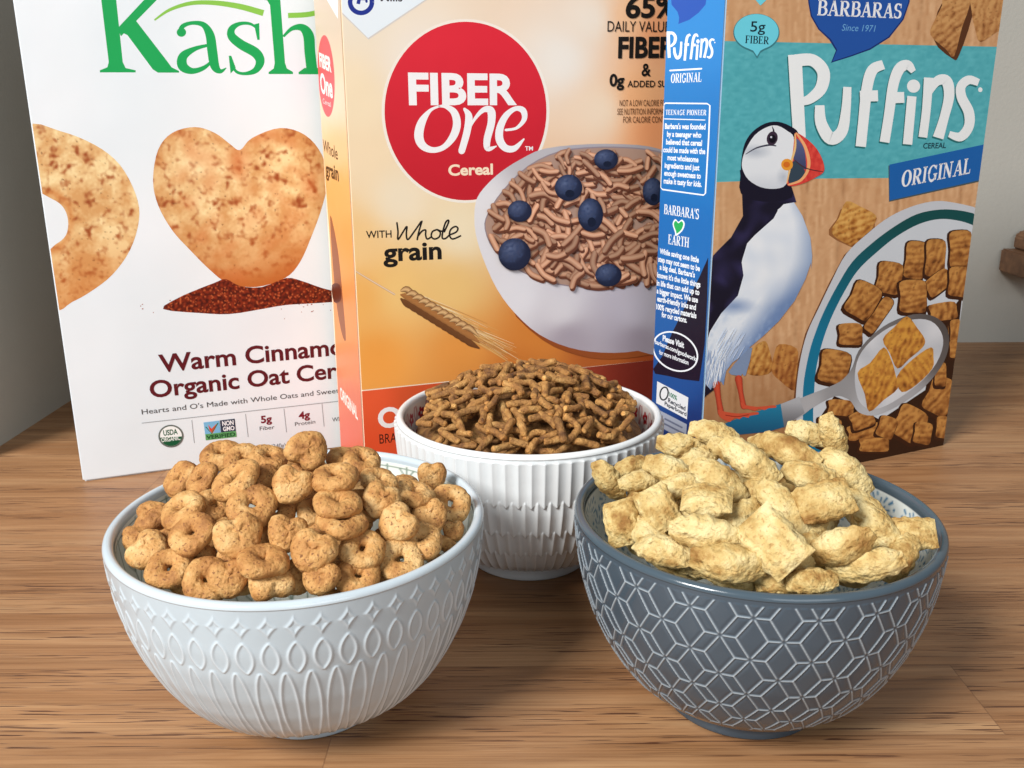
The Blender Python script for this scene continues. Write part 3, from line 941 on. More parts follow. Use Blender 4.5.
# the crumbly mass of bran under the countable twigs
nr_, na_ = 26, 90
V = []
for j in range(nr_):
    r = 5.6 * j / (nr_ - 1)
    for i in range(na_):
        a = 2 * PI * i / na_
        z = float(domeM(r)) - 0.62 - 0.35 * min(1.0, max(0.0, (r - 2.0) / 2.0)) + 0.16 * nz3(Vector((r * math.cos(a), r * math.sin(a), 0)), 1.7, 3)
        V.append(Vector((BOWL_M[0] + r * math.cos(a), BOWL_M[1] + r * math.sin(a), z)) * CM)
t = obj("bran_mass", mesh_np("bran_mass", V, grid_faces(na_, nr_), col=np.full((len(V), 3), 0.7)), M_BRAN)  # bran colour darkened to read as shade between the twigs
tag(t, "dense brown bran deep inside the white bowl's heap", "cereal", kind="stuff")
# ------------------------------------------------------------------ printed cartons
def mat_ink(name, rough=0.42):
    k = NT(name)
    a = k.n("ShaderNodeAttribute", attribute_name="Col")
    tc = k.n("ShaderNodeTexCoord")
    n1 = k.n("ShaderNodeTexNoise", i_Scale=25.0, i_Detail=3.0); k.l(tc.outputs["Object"], n1.inputs["Vector"])
    k.l(k.mix(0.06, a.outputs["Color"], k.ramp(n1.outputs["Fac"], [(0.3, (0.8, 0.8, 0.8)), (0.7, (1.1, 1.1, 1.1))]), 'MULTIPLY'), k.b.inputs["Base Color"])
    k.b.inputs["Roughness"].default_value = rough
    k.b.inputs["Specular IOR Level"].default_value = 0.22
    n2 = k.n("ShaderNodeTexNoise", i_Scale=18.0, i_Detail=2.0); k.l(tc.outputs["Object"], n2.inputs["Vector"])
    k.l(k.bump(n2.outputs["Fac"], 0.25, 0.002), k.b.inputs["Normal"])
    return k.m


M_INK = mat_ink("printed_carton")
CARTON = {}


def carton_body(name, w, d, h, col, parent, panels=()):
    import bmesh
    bm = bmesh.new()
    bmesh.ops.create_cube(bm, size=1)
    for v in bm.verts:
        v.co = Vector(((v.co.x + 0.5) * w, (v.co.y + 0.5) * d, (v.co.z + 0.5) * h)) * CM
    bmesh.ops.bevel(bm, geom=list(bm.edges), offset=0.0011, segments=3, affect='EDGES')
    me = bpy.data.meshes.new(name); bm.to_mesh(me); bm.free()
    for p in me.polygons: p.use_smooth = False
    a = me.color_attributes.new("Col", 'FLOAT_COLOR', 'POINT')
    a.data.foreach_set("color", np.tile(np.array([*col, 1.0], np.float32), len(me.vertices)))
    return obj(name, me, M_INK, parent)


def catmull(pts, closed=True, n=6):
    P = [np.array(p, float) for p in pts]; m = len(P); out = []
    rng = range(m) if closed else range(m - 1)
    for i in rng:
        if closed: a, b, c, d = P[(i - 1) % m], P[i], P[(i + 1) % m], P[(i + 2) % m]
        else: a, b, c, d = P[max(i - 1, 0)], P[i], P[i + 1], P[min(i + 2, m - 1)]
        for k in range(n):
            t = k / n
            out.append(0.5 * ((2 * b) + (-a + c) * t + (2 * a - 5 * b + 4 * c - d) * t * t + (-a + 3 * b - 3 * c + d) * t ** 3))
    if not closed: out.append(P[-1])
    return out


def inside(px, py, poly):
    c = False; j = len(poly) - 1
    for i in range(len(poly)):
        xi, yi = poly[i][0], poly[i][1]; xj, yj = poly[j][0], poly[j][1]
        if (yi > py) != (yj > py) and px < (xj - xi) * (py - yi) / (yj - yi) + xi: c = not c
        j = i
    return c


class Face:
    """one printed side of a carton. u runs along the face, v up; local frame is the carton's root"""
    def __init__(self, root, O, yaw, W, side=False, yaw_root=None):
        self.root = root; self.O = np.array([O[0], O[1], 0.0]); self.W = W; self.side = side
        self.U = np.array([math.cos(yaw), math.sin(yaw), 0]); self.N = np.array([math.sin(yaw), -math.cos(yaw), 0])
        self.z = 0.004
        self.off = 0

    def uv(self, p):
        d = ray(p[0], p[1]); c = np.array([0, 0, CAM_H])
        s = ((self.O - c) @ self.N) / (d @ self.N)
        q = c + d * s - self.O
        return (min(max(q @ self.U, 0.07), self.W - 0.07), min(q[2], 29.9))

    def local(self, u, v, h):
        # carton root: x along the front, y into the box; the side face lies in x = 0 with u running towards the front edge
        if self.side: return (-h * CM, (self.W - u) * CM, v * CM)
        return (u * CM, -h * CM, v * CM)


class Art:
    def __init__(self, face, name, label=None):
        self.f = face; self.name = name; self.V = []; self.F3 = []; self.C = []; self.label = label

    def _push(self, uvs, faces, cols):
        b = len(self.V); self.f.z += 0.0002
        for (u, v) in uvs: self.V.append(self.f.local(u, v, self.f.z))
        for f in faces:
            self.F3.append([b + i for i in f])
        self.C += [tuple(c) for c in cols]

    def poly(self, pts, col, t=None, sm=0, step=None):
        if t: pts = [t(*p) for p in pts]
        if sm: pts = catmull(pts, True, sm)
        pts = [tuple(p) for p in pts]
        fn = col if callable(col) else None
        ext = []
        if fn and step:
            # resample long edges too
            q = []
            for i in range(len(pts)):
                a, b = pts[i], pts[(i + 1) % len(pts)]
                n = max(1, int(math.dist(a, b) / (step * 1.5)))
                q += [(a[0] + (b[0] - a[0]) * k / n, a[1] + (b[1] - a[1]) * k / n) for k in range(n)]
            pts = q
            x0 = min(p[0] for p in pts); x1 = max(p[0] for p in pts); y0 = min(p[1] for p in pts); y1 = max(p[1] for p in pts)
            rnd = random.Random(3)
            y = y0 + step / 2
            while y < y1:
                x = x0 + step / 2
                while x < x1:
                    xx, yy = x + rnd.uniform(-.2, .2) * step, y + rnd.uniform(-.2, .2) * step
                    if inside(xx, yy, pts): ext.append((xx, yy))
                    x += step
                y += step
        n = len(pts)
        allp = pts + ext
        uvs = [self.f.uv(p) for p in allp]
        vs, es, fs, ov, oe, of = geometry.delaunay_2d_cdt([Vector(p) for p in uvs], [], [list(range(n))], 1, 1e-5)
        # colours from the picture coordinates of the source vertices
        cols = []
        for k, v in enumerate(vs):
            src = ov[k][0] if ov[k] else 0
            c = fn(*allp[src]) if fn else col
            cols.append(lin(c))
        self._push([(v.x, v.y) for v in vs], fs, cols)

    def stroke(self, pts, w, col, t=None, sm=6, edge=None, cap=True, sc=1.0):
        """ribbon of varying width; EDGE gives its borders another colour"""
        if t:
            q = [t(*p) for p in pts]
            k = math.dist(t(0, 0), t(1, 0)); pts = q
        else: k = 1.0
        if not isinstance(w, (list, tuple)): w = [w] * len(pts)
        P3 = [(p[0], p[1], ww * k * sc / 2) for p, ww in zip(pts, w)]
        if sm: P3 = catmull(P3, False, sm)
        P3 = [np.array(p) for p in P3]
        m = len(P3)
        L = []
        for i in range(m):
            a = P3[max(i - 1, 0)]; b = P3[min(i + 1, m - 1)]
            d = b[:2] - a[:2]; d = d / (np.linalg.norm(d) + 1e-9)
            nn = np.array([-d[1], d[0]]); L.append((P3[i][:2], nn, abs(P3[i][2]), d))
        offs = [-1, -0.5, 0, 0.5, 1] if edge else [-1, 1]
        uvs, cols, fs = [], [], []
        rows = L
        if cap:   # round ends
            c0 = L[0]; c1 = L[-1]
            pre = [(c0[0] - c0[3] * c0[2] * math.sin(a), c0[1], c0[2] * math.cos(a), c0[3]) for a in (1.45, 1.1, 0.6)]
            post = [(c1[0] + c1[3] * c1[2] * math.sin(a), c1[1], c1[2] * math.cos(a), c1[3]) for a in (0.6, 1.1, 1.45)]
            rows = pre + L + post
        for (p, nn, r, d) in rows:
            for o in offs:
                uvs.append(self.f.uv(p + nn * r * o))
                if edge:
                    f = abs(o) ** 1.5; c = [col[i] * (1 - f) + edge[i] * f for i in range(3)]
                    if o < 0: c = [min(255, x * 1.06) for x in c]
                    cols.append(lin(c))
                else: cols.append(lin(col))
        k = len(offs)
        for i in range(len(rows) - 1):
            for j in range(k - 1):
                fs.append((i * k + j, i * k + j + 1, (i + 1) * k + j + 1, (i + 1) * k + j))
        self._push(uvs, fs, cols)

    def ellipse(self, cx, cy, rx, ry, col, t=None, rot=0, step=None, n=48):
        c, s = math.cos(math.radians(rot)), math.sin(math.radians(rot))
        pts = [(cx + rx * math.cos(a) * c - ry * math.sin(a) * s, cy + rx * math.cos(a) * s + ry * math.sin(a) * c) for a in np.linspace(0, 2 * PI, n, endpoint=False)]
        self.poly(pts, col, t=t, step=step)

    def loop(self, cx, cy, rx, ry, w, col, t=None, rot=0, n=36):
        c, s = math.cos(math.radians(rot)), math.sin(math.radians(rot))
        pts = [(cx + rx * math.cos(a) * c - ry * math.sin(a) * s, cy + rx * math.cos(a) * s + ry * math.sin(a) * c) for a in np.linspace(0, 2 * PI, n + 1)]
        self.stroke(pts, w, col, t=t, sm=0, cap=False)

    def text(self, s, p0, p1, h, col, t=None, bold=0.0, serif=False, shear=0.0):
        """baseline from P0 to P1, capitals H picture pixels tall at P0 (in crop units when T is given)"""
        if t:
            k = math.dist(t(0, 0), t(0, 1)); p0 = t(*p0); p1 = t(*p1); h = h * k
        a = np.array(self.f.uv(p0)); b = np.array(self.f.uv(p1)); top = np.array(self.f.uv((p0[0], p0[1] - h)))
        H = top[1] - a[1]
        # a hidden end is clamped by uv(): rebuild it without the clamp
        W_ = self.f.W; self.f.W = 99; b = np.array(self.f.uv(p1)); self.f.W = W_
        if serif:
            V, Fs, w, cap = serif_text(s)
        else:
            V, Fs, w, cap = font_text(s, bold)
        d = b - a
        uvs = []
        for (x, y) in V:
            q = a + d * (x / w) + np.array([shear * y / cap * H, H * y / cap])
            uvs.append((q[0], q[1]))
        # drop what runs past the face
        keep = [all(0.05 < uvs[i][0] < W_ - 0.05 for i in f) for f in Fs]
        self._push(uvs, [f for f, k_ in zip(Fs, keep) if k_], [lin(col)] * len(uvs))

    def done(self):
        me = bpy.data.meshes.new(self.name)
        used = sorted({i for f in self.F3 for i in f}); mp = {o: i for i, o in enumerate(used)}
        me.from_pydata([self.V[i] for i in used], [], [[mp[i] for i in f] for f in self.F3])
        a = me.color_attributes.new("Col", 'FLOAT_COLOR', 'POINT')
        c = np.ones((len(used), 4), np.float32); c[:, :3] = np.array([self.C[i] for i in used])
        a.data.foreach_set("color", c.ravel())
        # all faces look outwards
        nrm = Vector((-1, 0, 0)) if self.f.side else Vector((0, -1, 0))
        flip = [p.index for p in me.polygons if p.normal.dot(nrm) < 0]
        if flip:
            import bmesh
            bm = bmesh.new(); bm.from_mesh(me); bm.faces.ensure_lookup_table()
            bmesh.ops.reverse_faces(bm, faces=[bm.faces[i] for i in flip]); bm.to_mesh(me); bm.free()
        o = obj(self.name, me, M_INK, self.f.root)
        if self.label: o["label"] = self.label
        return o


_fc = {}


def font_text(s, bold):
    key = (s, bold)
    if key in _fc: return _fc[key]
    res = []
    for q in (s, "H"):
        cu = bpy.data.curves.new("text", 'FONT'); cu.body = q; cu.size = 1; cu.offset = bold; cu.resolution_u = 4
        o = bpy.data.objects.new("text", cu); COL.objects.link(o)
        me = bpy.data.meshes.new_from_object(o)
        V = [(v.co.x, v.co.y) for v in me.vertices]; Fs = [list(p.vertices) for p in me.polygons]
        bpy.data.objects.remove(o); bpy.data.curves.remove(cu); bpy.data.meshes.remove(me)
        res.append((V, Fs))
    V, Fs = res[0]; x0 = min(v[0] for v in V); V = [(v[0] - x0, v[1]) for v in V]
    w = max(v[0] for v in V); cap = max(v[1] for v in res[1][0])
    _fc[key] = (V, Fs, w, cap)
    return _fc[key]


# a small slab-serif alphabet drawn from strokes: ('l', x0,y0,x1,y1,w) and ('a', cx,cy,rx,ry,deg0,deg1,w_ends,w_mid)
TK, TN, SF = 0.17, 0.075, 0.075


def _s(x, y, w=0.34): return ('l', x - w / 2, y, x + w / 2, y, SF)


GL = {
    'A': (0.80, [('l', 0.40, 0.98, 0.14, 0.03, TN), ('l', 0.40, 0.98, 0.66, 0.03, TK), ('l', 0.22, 0.34, 0.58, 0.34, TN), _s(0.14, 0.04, 0.26), _s(0.66, 0.04, 0.30)]),
    'B': (0.74, [('l', 0.19, 0, 0.19, 1, TK), ('l', 0.05, 0.04, 0.42, 0.04, SF), ('l', 0.05, 0.96, 0.40, 0.96, SF), ('l', 0.2, 0.53, 0.42, 0.53, SF), ('a', 0.38, 0.745, 0.21, 0.215, -90, 90, TN, TK), ('a', 0.40, 0.285, 0.25, 0.245, -90, 90, TN, TK)]),
    'R': (0.80, [('l', 0.19, 0, 0.19, 1, TK), _s(0.19, 0.04, 0.30), ('l', 0.05, 0.96, 0.40, 0.96, SF), ('l', 0.2, 0.49, 0.40, 0.49, SF), ('a', 0.38, 0.725, 0.22, 0.235, -90, 90, TN, TK), ('l', 0.38, 0.49, 0.64, 0.03, TK), ('l', 0.56, 0.04, 0.78, 0.04, SF)]),
    'S': (0.62, [('a', 0.31, 0.74, 0.19, 0.22, 35, 270, TN, TK), ('a', 0.31, 0.27, 0.21, 0.24, -145, 90, TN, TK), ('l', 0.52, 0.68, 0.52, 0.98, 0.05), ('l', 0.09, 0.02, 0.09, 0.34, 0.05)]),
    'O': (0.82, [('a', 0.41, 0.5, 0.28, 0.47, -90, 90, TN, TK + 0.03), ('a', 0.41, 0.5, 0.28, 0.47, 90, 270, TN, TK + 0.03)]),
    'I': (0.38, [('l', 0.19, 0, 0.19, 1, TK), _s(0.19, 0.04, 0.32), _s(0.19, 0.96, 0.32)]),
    'G': (0.84, [('a', 0.42, 0.5, 0.28, 0.47, 40, 180, TN, TK), ('a', 0.42, 0.5, 0.28, 0.47, 180, 330, TK, TN), ('l', 0.66, 0.06, 0.66, 0.42, TK), ('l', 0.50, 0.42, 0.80, 0.42, SF), ('l', 0.69, 0.70, 0.69, 0.98, 0.05)]),
    'N': (0.86, [('l', 0.17, 0, 0.17, 1, TN), ('l', 0.17, 0.96, 0.66, 0.04, TK), ('l', 0.67, 0, 0.67, 1, TN), _s(0.17, 0.04, 0.26), _s(0.13, 0.96, 0.22), _s(0.67, 0.96, 0.26)]),
    'L': (0.66, [('l', 0.19, 0, 0.19, 1, TK), _s(0.19, 0.96, 0.30), ('l', 0.05, 0.04, 0.60, 0.04, SF), ('l', 0.59, 0.03, 0.59, 0.28, 0.05)]),
    'T': (0.68, [('l', 0.34, 0, 0.34, 1, TK), _s(0.34, 0.04, 0.32), ('l', 0.04, 0.96, 0.64, 0.96, SF), ('l', 0.06, 0.72, 0.06, 0.98, 0.05), ('l', 0.62, 0.72, 0.62, 0.98, 0.05)]),
    'E': (0.70, [('l', 0.19, 0, 0.19, 1, TK), ('l', 0.05, 0.04, 0.60, 0.04, SF), ('l', 0.05, 0.96, 0.58, 0.96, SF), ('l', 0.19, 0.51, 0.46, 0.51, SF), ('l', 0.60, 0.02, 0.60, 0.28, 0.05), ('l', 0.58, 0.74, 0.58, 0.98, 0.05), ('l', 0.46, 0.40, 0.46, 0.62, 0.05)]),
    'F': (0.66, [('l', 0.19, 0, 0.19, 1, TK), _s(0.19, 0.04, 0.30), ('l', 0.05, 0.96, 0.58, 0.96, SF), ('l', 0.19, 0.51, 0.46, 0.51, SF), ('l', 0.58, 0.74, 0.58, 0.98, 0.05), ('l', 0.46, 0.40, 0.46, 0.62, 0.05)]),
    'H': (0.84, [('l', 0.19, 0, 0.19, 1, TK), ('l', 0.65, 0, 0.65, 1, TK), ('l', 0.19, 0.5, 0.65, 0.5, SF), _s(0.19, 0.04, 0.3), _s(0.19, 0.96, 0.3), _s(0.65, 0.04, 0.3), _s(0.65, 0.96, 0.3)]),
    'P': (0.72, [('l', 0.19, 0, 0.19, 1, TK), _s(0.19, 0.04, 0.30), ('l', 0.05, 0.96, 0.40, 0.96, SF), ('l', 0.2, 0.46, 0.40, 0.46, SF), ('a', 0.38, 0.71, 0.22, 0.25, -90, 90, TN, TK)]),
    "'": (0.22, [('l', 0.11, 0.70, 0.11, 1.0, 0.10)]),
    ' ': (0.34, []),
}


def serif_text(s):
    V, Fs = [], []
    x = 0.0
    for ch in s:
        w, st = GL[ch]
        for q in st:
            b = len(V)
            if q[0] == 'l':
                _, x0, y0, x1, y1, ww = q
                L = math.hypot(x1 - x0, y1 - y0); nx, ny = -(y1 - y0) / L * ww / 2, (x1 - x0) / L * ww / 2
                V += [(x + x0 + nx, y0 + ny), (x + x0 - nx, y0 - ny), (x + x1 - nx, y1 - ny), (x + x1 + nx, y1 + ny)]
                Fs.append([b, b + 1, b + 2, b + 3])
            else:
                _, cx, cy, rx, ry, a0, a1, we, wm = q
                n = 18
                for i in range(n + 1):
                    a = math.radians(a0 + (a1 - a0) * i / n)
                    ww = we + (wm - we) * abs(math.cos(a)) ** 1.2 if True else wm
                    for sg in (-1, 1):
                        V.append((x + cx + (rx + sg * ww / 2) * math.cos(a), cy + (ry + sg * ww / 2 * (TN / max(ww, .01)) ** 0.0) * math.sin(a)))
                for i in range(n):
                    Fs.append([b + 2 * i, b + 2 * i + 1, b + 2 * i + 3, b + 2 * i + 2])
        x += w
    return V, Fs, x, 1.0


def T(x0, y0, s): return lambda x, y: (x0 + x / s, y0 + y / s)


tK = T(90, 0, 4.267); tKt = T(130, 330, 4.763)
tF3 = T(350, 50, 4.8); tF4 = T(350, 190, 3.838); tF5 = T(310, 0, 6.02); tF6 = T(590, 0, 5.12); tB = T(470, 130, 3.34); tF0 = T(300, 400, 8.533)
tP8 = T(780, 0, 3.657); tH = T(700, 110, 4.8); tL = T(690, 260, 4.514); tPl = T(780, 190, 5.12); tSp = T(780, 310, 5.12)
tP5 = T(640, 0, 3.2); tS5 = T(645, 90, 4.2625); tS6 = T(640, 250, 4.04); tS0 = T(640, 0, 8.533)


def idw(samples, p=3.0):
    def f(x, y):
        W_ = 0; c = [0, 0, 0]
        for (sx, sy, col) in samples:
            w = 1 / ((x - sx) ** 2 + (y - sy) ** 2 + 60) ** (p / 2); W_ += w
            for i in range(3): c[i] += w * col[i]
        return [v / W_ for v in c]
    return f


def N2(x, y, s, seed=0): return noise.noise(Vector((x * s + seed, y * s + seed * 1.7, seed)))


def mixc(a, b, t):
    t = min(1, max(0, t)); return [a[i] * (1 - t) + b[i] * t for i in range(3)]


def toasted(light, mid, dark, seed=0, sc=1.0, blotch=0.5):
    def f(x, y):
        n = 0.5 + 0.9 * N2(x, y, 0.03 * sc, seed) + 0.6 * N2(x, y, 0.10 * sc, seed + 3) + 0.35 * N2(x, y, 0.33 * sc, seed + 1)
        c = mixc(mid, light, n)
        c = mixc(c, dark, blotch * max(0, 1.8 * N2(x, y, 0.085 * sc, seed + 7) + 1.3 * N2(x, y, 0.24 * sc, seed + 8) - 0.25))
        c = mixc(c, [v * 0.55 for v in dark], 2.2 * max(0, N2(x, y, 0.42 * sc, seed + 11) - 0.5))
        return c
    return f


def pillow(A, pts, t, seed, light=(222, 170, 92), mid=(176, 112, 48), dark=(92, 48, 18), ang=0.5, step=1.3):
    xs = [t(*p) for p in pts]; cx = sum(p[0] for p in xs) / len(xs); cy = sum(p[1] for p in xs) / len(xs)
    r = max(math.dist((cx, cy), p) for p in xs)

    def f(x, y):
        a = (x - cx) * math.cos(ang) + (y - cy) * math.sin(ang)
        n = 0.55 + 0.34 * math.sin(a * 1.05 + 3.0 * N2(x, y, 0.10, seed)) + 0.85 * N2(x, y, 0.16, seed) + 0.4 * N2(x, y, 0.4, seed + 2) - 0.45 * ((x - cx) * 0.4 + (y - cy)) / r
        c = mixc(mid, light, n)
        return mixc(c, dark, max(0, -n * 1.1 + 0.05) + 0.35 * max(0, (math.dist((x, y), (cx, cy)) / r - 0.62)) + 1.2 * max(0, N2(x, y, 0.5, seed + 5) - 0.3))
    A.poly(pts, f, t=t, sm=3, step=step)


def carton(label, O, yaw, w, d, h, col):
    root = empty("cereal_box", (O[0] * CM, O[1] * CM, 0.0), yaw)
    tag(root, label, "cereal box")
    carton_body("carton", w, d, h, col, root)
    return root


YK = math.radians(21.9); YF = math.radians(22.0); YP = math.radians(25.0)
OK_ = (-26.97, 53.76); GF = (-8.96, 52.18); GP = (11.1, 51.0)
# ---- white box with green lettering
rk = carton("white organic oat cereal box with a big printed heart and green lettering", OK_, YK, 19.4, 5.4, 31, lin((226, 232, 236)))
F = Face(rk, OK_, YK, 19.4)
A = Art(F, "front_panel")
A.poly([(0, -60), (80, 480), (345, 446), (400, -60)], lambda x, y: mixc((220, 229, 234), (228, 234, 238), 0.5 + N2(x, y, 0.01)), step=22)
A.done()
G1, G2 = (18, 158, 80), (132, 190, 72)
A = Art(F, "brand_lettering")
A.poly([(30, -120), (95, -120), (112, 0), (140, 265), (152, 290), (195, 300), (195, 309), (42, 309), (42, 300), (74, 287), (80, 265), (48, 0)], G1, t=tK)
A.poly([(118, 120), (235, -5), (275, -60), (335, -60), (285, 0), (195, 92), (132, 155)], G1, t=tK)
A.poly([(140, 140), (196, 88), (330, 262), (348, 287), (380, 303), (380, 310), (290, 310), (268, 296), (160, 150)], G1, t=tK)
A.stroke([(386, 140), (396, 112), (436, 98), (484, 106), (512, 150), (522, 220), (533, 282), (556, 304), (580, 291)], [26, 20, 16, 24, 38, 42, 38, 20, 5], G1, t=tK)
A.ellipse(390, 138, 20, 19, G1, t=tK)
A.stroke([(508, 192), (448, 208), (398, 240), (396, 282), (436, 303), (488, 288), (528, 252)], [12, 20, 38, 42, 26, 18, 8], G1, t=tK)
A.stroke([(716, 124), (684, 102), (640, 101), (606, 122), (605, 155), (645, 190), (706, 225), (726, 262), (706, 300), (662, 314), (625, 306), (603, 272)], [8, 12, 16, 28, 36, 40, 42, 38, 26, 14, 12, 10], G1, t=tK)
A.poly([(700, 104), (722, 98), (724, 170), (714, 170)], G1, t=tK)
A.poly([(592, 238), (603, 238), (622, 290), (600, 314)], G1, t=tK)
A.poly([(725, -40), (790, -60), (812, 0), (832, 268), (840, 292), (866, 307), (866, 316), (762, 316), (762, 308), (784, 292), (788, 268), (768, 22), (756, 2), (728, -4)], G1, t=tK)
A.stroke([(825, 156), (862, 122), (905, 118), (932, 152), (938, 220), (948, 308)], [10, 18, 32, 46, 46, 46], G1, t=tK, cap=False)
A.poly([(890, 317), (890, 308), (915, 290), (978, 290), (1010, 308), (1010, 317)], G1, t=tK)
A.stroke([(1070, 120), (1082, 314)], 44, G1, t=tK, cap=False)
A.ellipse(1062, 60, 28, 28, G1, t=tK)
A.stroke([(275, 86), (340, 42), (430, 14), (530, 12), (640, 28), (740, 56)], [7, 13, 17, 20, 24, 26], G2, t=tK, cap=False)
A.stroke([(845, 66), (940, 60), (1050, 30)], [22, 22, 20], G2, t=tK, cap=False)
A.done()
cer = toasted((238, 212, 158), (208, 156, 98), (150, 74, 34), 2, 1.0, 0.75)
A = Art(F, "printed_heart")
H_ = [(240, 150), (252, 138), (280, 128), (305, 135), (322, 155), (327, 182), (322, 207), (312, 235), (300, 262), (285, 278), (256, 287), (228, 283), (210, 270), (190, 250), (172, 230), (158, 205), (153, 180), (158, 150), (172, 133), (195, 127), (215, 133), (230, 144)]


def heart_c(x, y):
    c = cer(x, y)
    c = mixc(c, (184, 104, 46), 0.75 * max(0, (y - 215) / 75) + 1.3 * max(0, (math.hypot((x - 236) / 92, (y - 195) / 92) - 0.74)))
    c = mixc(c, (250, 226, 178), 0.5 * max(0, 1 - math.hypot((x - 200) / 34, (y - 165) / 30)))
    return mixc(c, (196, 96, 44), 0.5 * max(0, N2(x, y, 0.05, 31) + 0.05) + 0.6 * max(0, 1 - math.hypot((x - 238) / 16, (y - 160) / 22)))


A.poly(H_, heart_c, sm=4, step=1.35)
A.done()
A = Art(F, "printed_ring")
A.poly([(28, 128), (60, 131), (95, 145), (120, 165), (136, 195), (139, 220), (130, 250), (112, 275), (90, 292), (72, 302), (56, 308), (48, 260), (38, 196)], lambda x, y: mixc(cer(x, y), (196, 112, 50), 0.6 * max(0, (y - 225) / 80) + 0.5 * max(0, 1 - abs(math.hypot((x - 50) / 20, (y - 221) / 27) - 1.05) * 4)), sm=4, step=1.35)
A.poly([(38, 197), (52, 199), (63, 207), (68, 220), (66, 235), (56, 244), (46, 246)], (226, 232, 236), sm=4)
A.done()
A = Art(F, "printed_cinnamon")


def spice(x, y):
    return mixc((132, 44, 18), (70, 18, 8), 0.5 + 1.6 * N2(x, y, 0.35, 2)) if N2(x, y, 0.9, 5) < 0.35 else (188, 92, 50)


A.poly([(163, 309), (178, 298), (196, 290), (214, 283), (226, 279), (240, 286), (262, 287), (286, 278), (302, 281), (322, 288), (345, 294), (350, 300), (318, 303), (286, 305), (262, 309), (230, 314), (200, 313)], spice, sm=3, step=1.3)
rs = random.Random(5)
for k in range(46):
    x = rs.uniform(140, 345); y = 300 + rs.gauss(0, 5) + (8 if x < 170 else 6)
    A.ellipse(x, y, rs.uniform(0.3, 1.0), rs.uniform(0.3, 0.7), (150, 66, 36), n=6)
A.done()
DR = (92, 22, 30)
A = Art(F, "product_title")
A.text("Warm Cinnamon", (142, 201), (1078, 108), 84, DR, t=tKt, bold=0.022)
A.text("Organic Oat Cereal", (98, 322), (1112, 213), 80, DR, t=tKt, bold=0.022)
A.text("Hearts and O's Made with Whole Oats and Sweet Cinnamon", (57, 402), (1180, 278), 24, (66, 64, 66), t=tKt)
A.done()
GY = (150, 156, 160)
A = Art(F, "nutrition_print")
A.stroke([(57, 443), (1000, 338)], 3, GY, t=tKt, sm=0)
for a, b in (((294, 430), (306, 537)), ((550, 400), (562, 508)), ((733, 375), (745, 486)), ((914, 352), (924, 458))):
    A.stroke([a, b], 2.6, GY, t=tKt, sm=0)
A.text("5g", (624, 443), (676, 437), 34, (120, 24, 40), t=tKt, bold=0.03)
A.text("4g", (804, 424), (857, 417), 34, (120, 24, 40), t=tKt, bold=0.03)
A.text("Fiber", (618, 478), (688, 470), 18, (96, 96, 100), t=tKt)
A.text("Protein", (786, 457), (882, 444), 18, (96, 96, 100), t=tKt)
A.text("Whole Grain", (963, 437), (1110, 420), 20, (96, 96, 100), t=tKt)
A.text("NET WT 12 OZ (340g)", (470, 592), (742, 560), 24, (120, 124, 128), t=tKt)
A.text("42", (765, 560), (792, 557), 22, (120, 124, 128), t=tKt)
A.done()
A = Art(F, "organic_seal")
A.ellipse(195, 505, 60, 54, (98, 104, 98), t=tKt)
A.ellipse(195, 505, 52, 47, (236, 240, 238), t=tKt)
A.poly([(144, 512)] + [(195 + 52 * math.cos(a), 505 + 47 * math.sin(a)) for a in np.linspace(PI - 0.12, 0.02, 18)], (20, 84, 52), t=tKt)
A.text("USDA", (160, 503), (228, 495), 26, (20, 84, 52), t=tKt, bold=0.03)
A.text("ORGANIC", (150, 534), (240, 522), 20, (228, 234, 230), t=tKt, bold=0.02)
A.done()
A = Art(F, "verified_badge")
A.poly([(350, 440), (425, 431), (432, 488), (358, 497)], (120, 178, 214), t=tKt)
A.poly([(428, 430), (498, 422), (504, 480), (434, 488)], (46, 54, 74), t=tKt)
A.poly([(358, 496), (504, 480), (508, 508), (361, 525)], (92, 158, 96), t=tKt)
A.poly([(372, 450), (388, 470), (412, 446), (408, 468), (392, 494), (378, 476)], (208, 74, 52), t=tKt)
A.stroke([(362, 462), (388, 492), (418, 444)], 5, (40, 110, 60), t=tKt, sm=0)
A.text("NON", (440, 456), (494, 450), 22, (238, 240, 242), t=tKt, bold=0.03)
A.text("GMO", (444, 481), (498, 475), 20, (238, 240, 242), t=tKt, bold=0.03)
A.text("VERIFIED", (364, 520), (502, 504), 18, (20, 60, 34), t=tKt, bold=0.03)
A.done()

# ---- orange bran cereal box
rf = carton("orange and cream bran cereal box with a red round badge, behind the white bowl", GF, YF, 20.6, 7.26, 31, lin((243, 226, 200)))
F = Face(rf, GF, YF, 20.6)
bgF = idw([(350, 10, (238, 224, 200)), (350, 100, (243, 222, 186)), (355, 160, (243, 218, 180)), (420, 60, (240, 228, 212)), (560, 60, (240, 230, 216)), (590, 20, (240, 224, 204)), (630, 20, (240, 190, 146)), (656, 30, (236, 160, 112)), (640, 100, (240, 176, 124)), (656, 130, (236, 156, 104)), (600, 110, (242, 216, 186)), (400, 200, (241, 224, 194)), (460, 230, (240, 222, 186)), (355, 240, (242, 200, 138)), (400, 290, (240, 196, 122)), (450, 290, (236, 194, 122)), (360, 300, (240, 178, 96)), (375, 360, (238, 160, 72)), (460, 350, (226, 150, 70)), (540, 330, (214, 130, 54)), (520, 370, (204, 120, 50)), (600, 355, (178, 92, 38)), (650, 345, (156, 70, 30)), (650, 250, (170, 90, 40))])  # printed gradient; its lower darkening also holds shade from the bowls
A = Art(F, "front_panel")
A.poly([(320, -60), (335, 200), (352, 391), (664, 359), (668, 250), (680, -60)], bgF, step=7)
A.done()
A = Art(F, "lower_band")
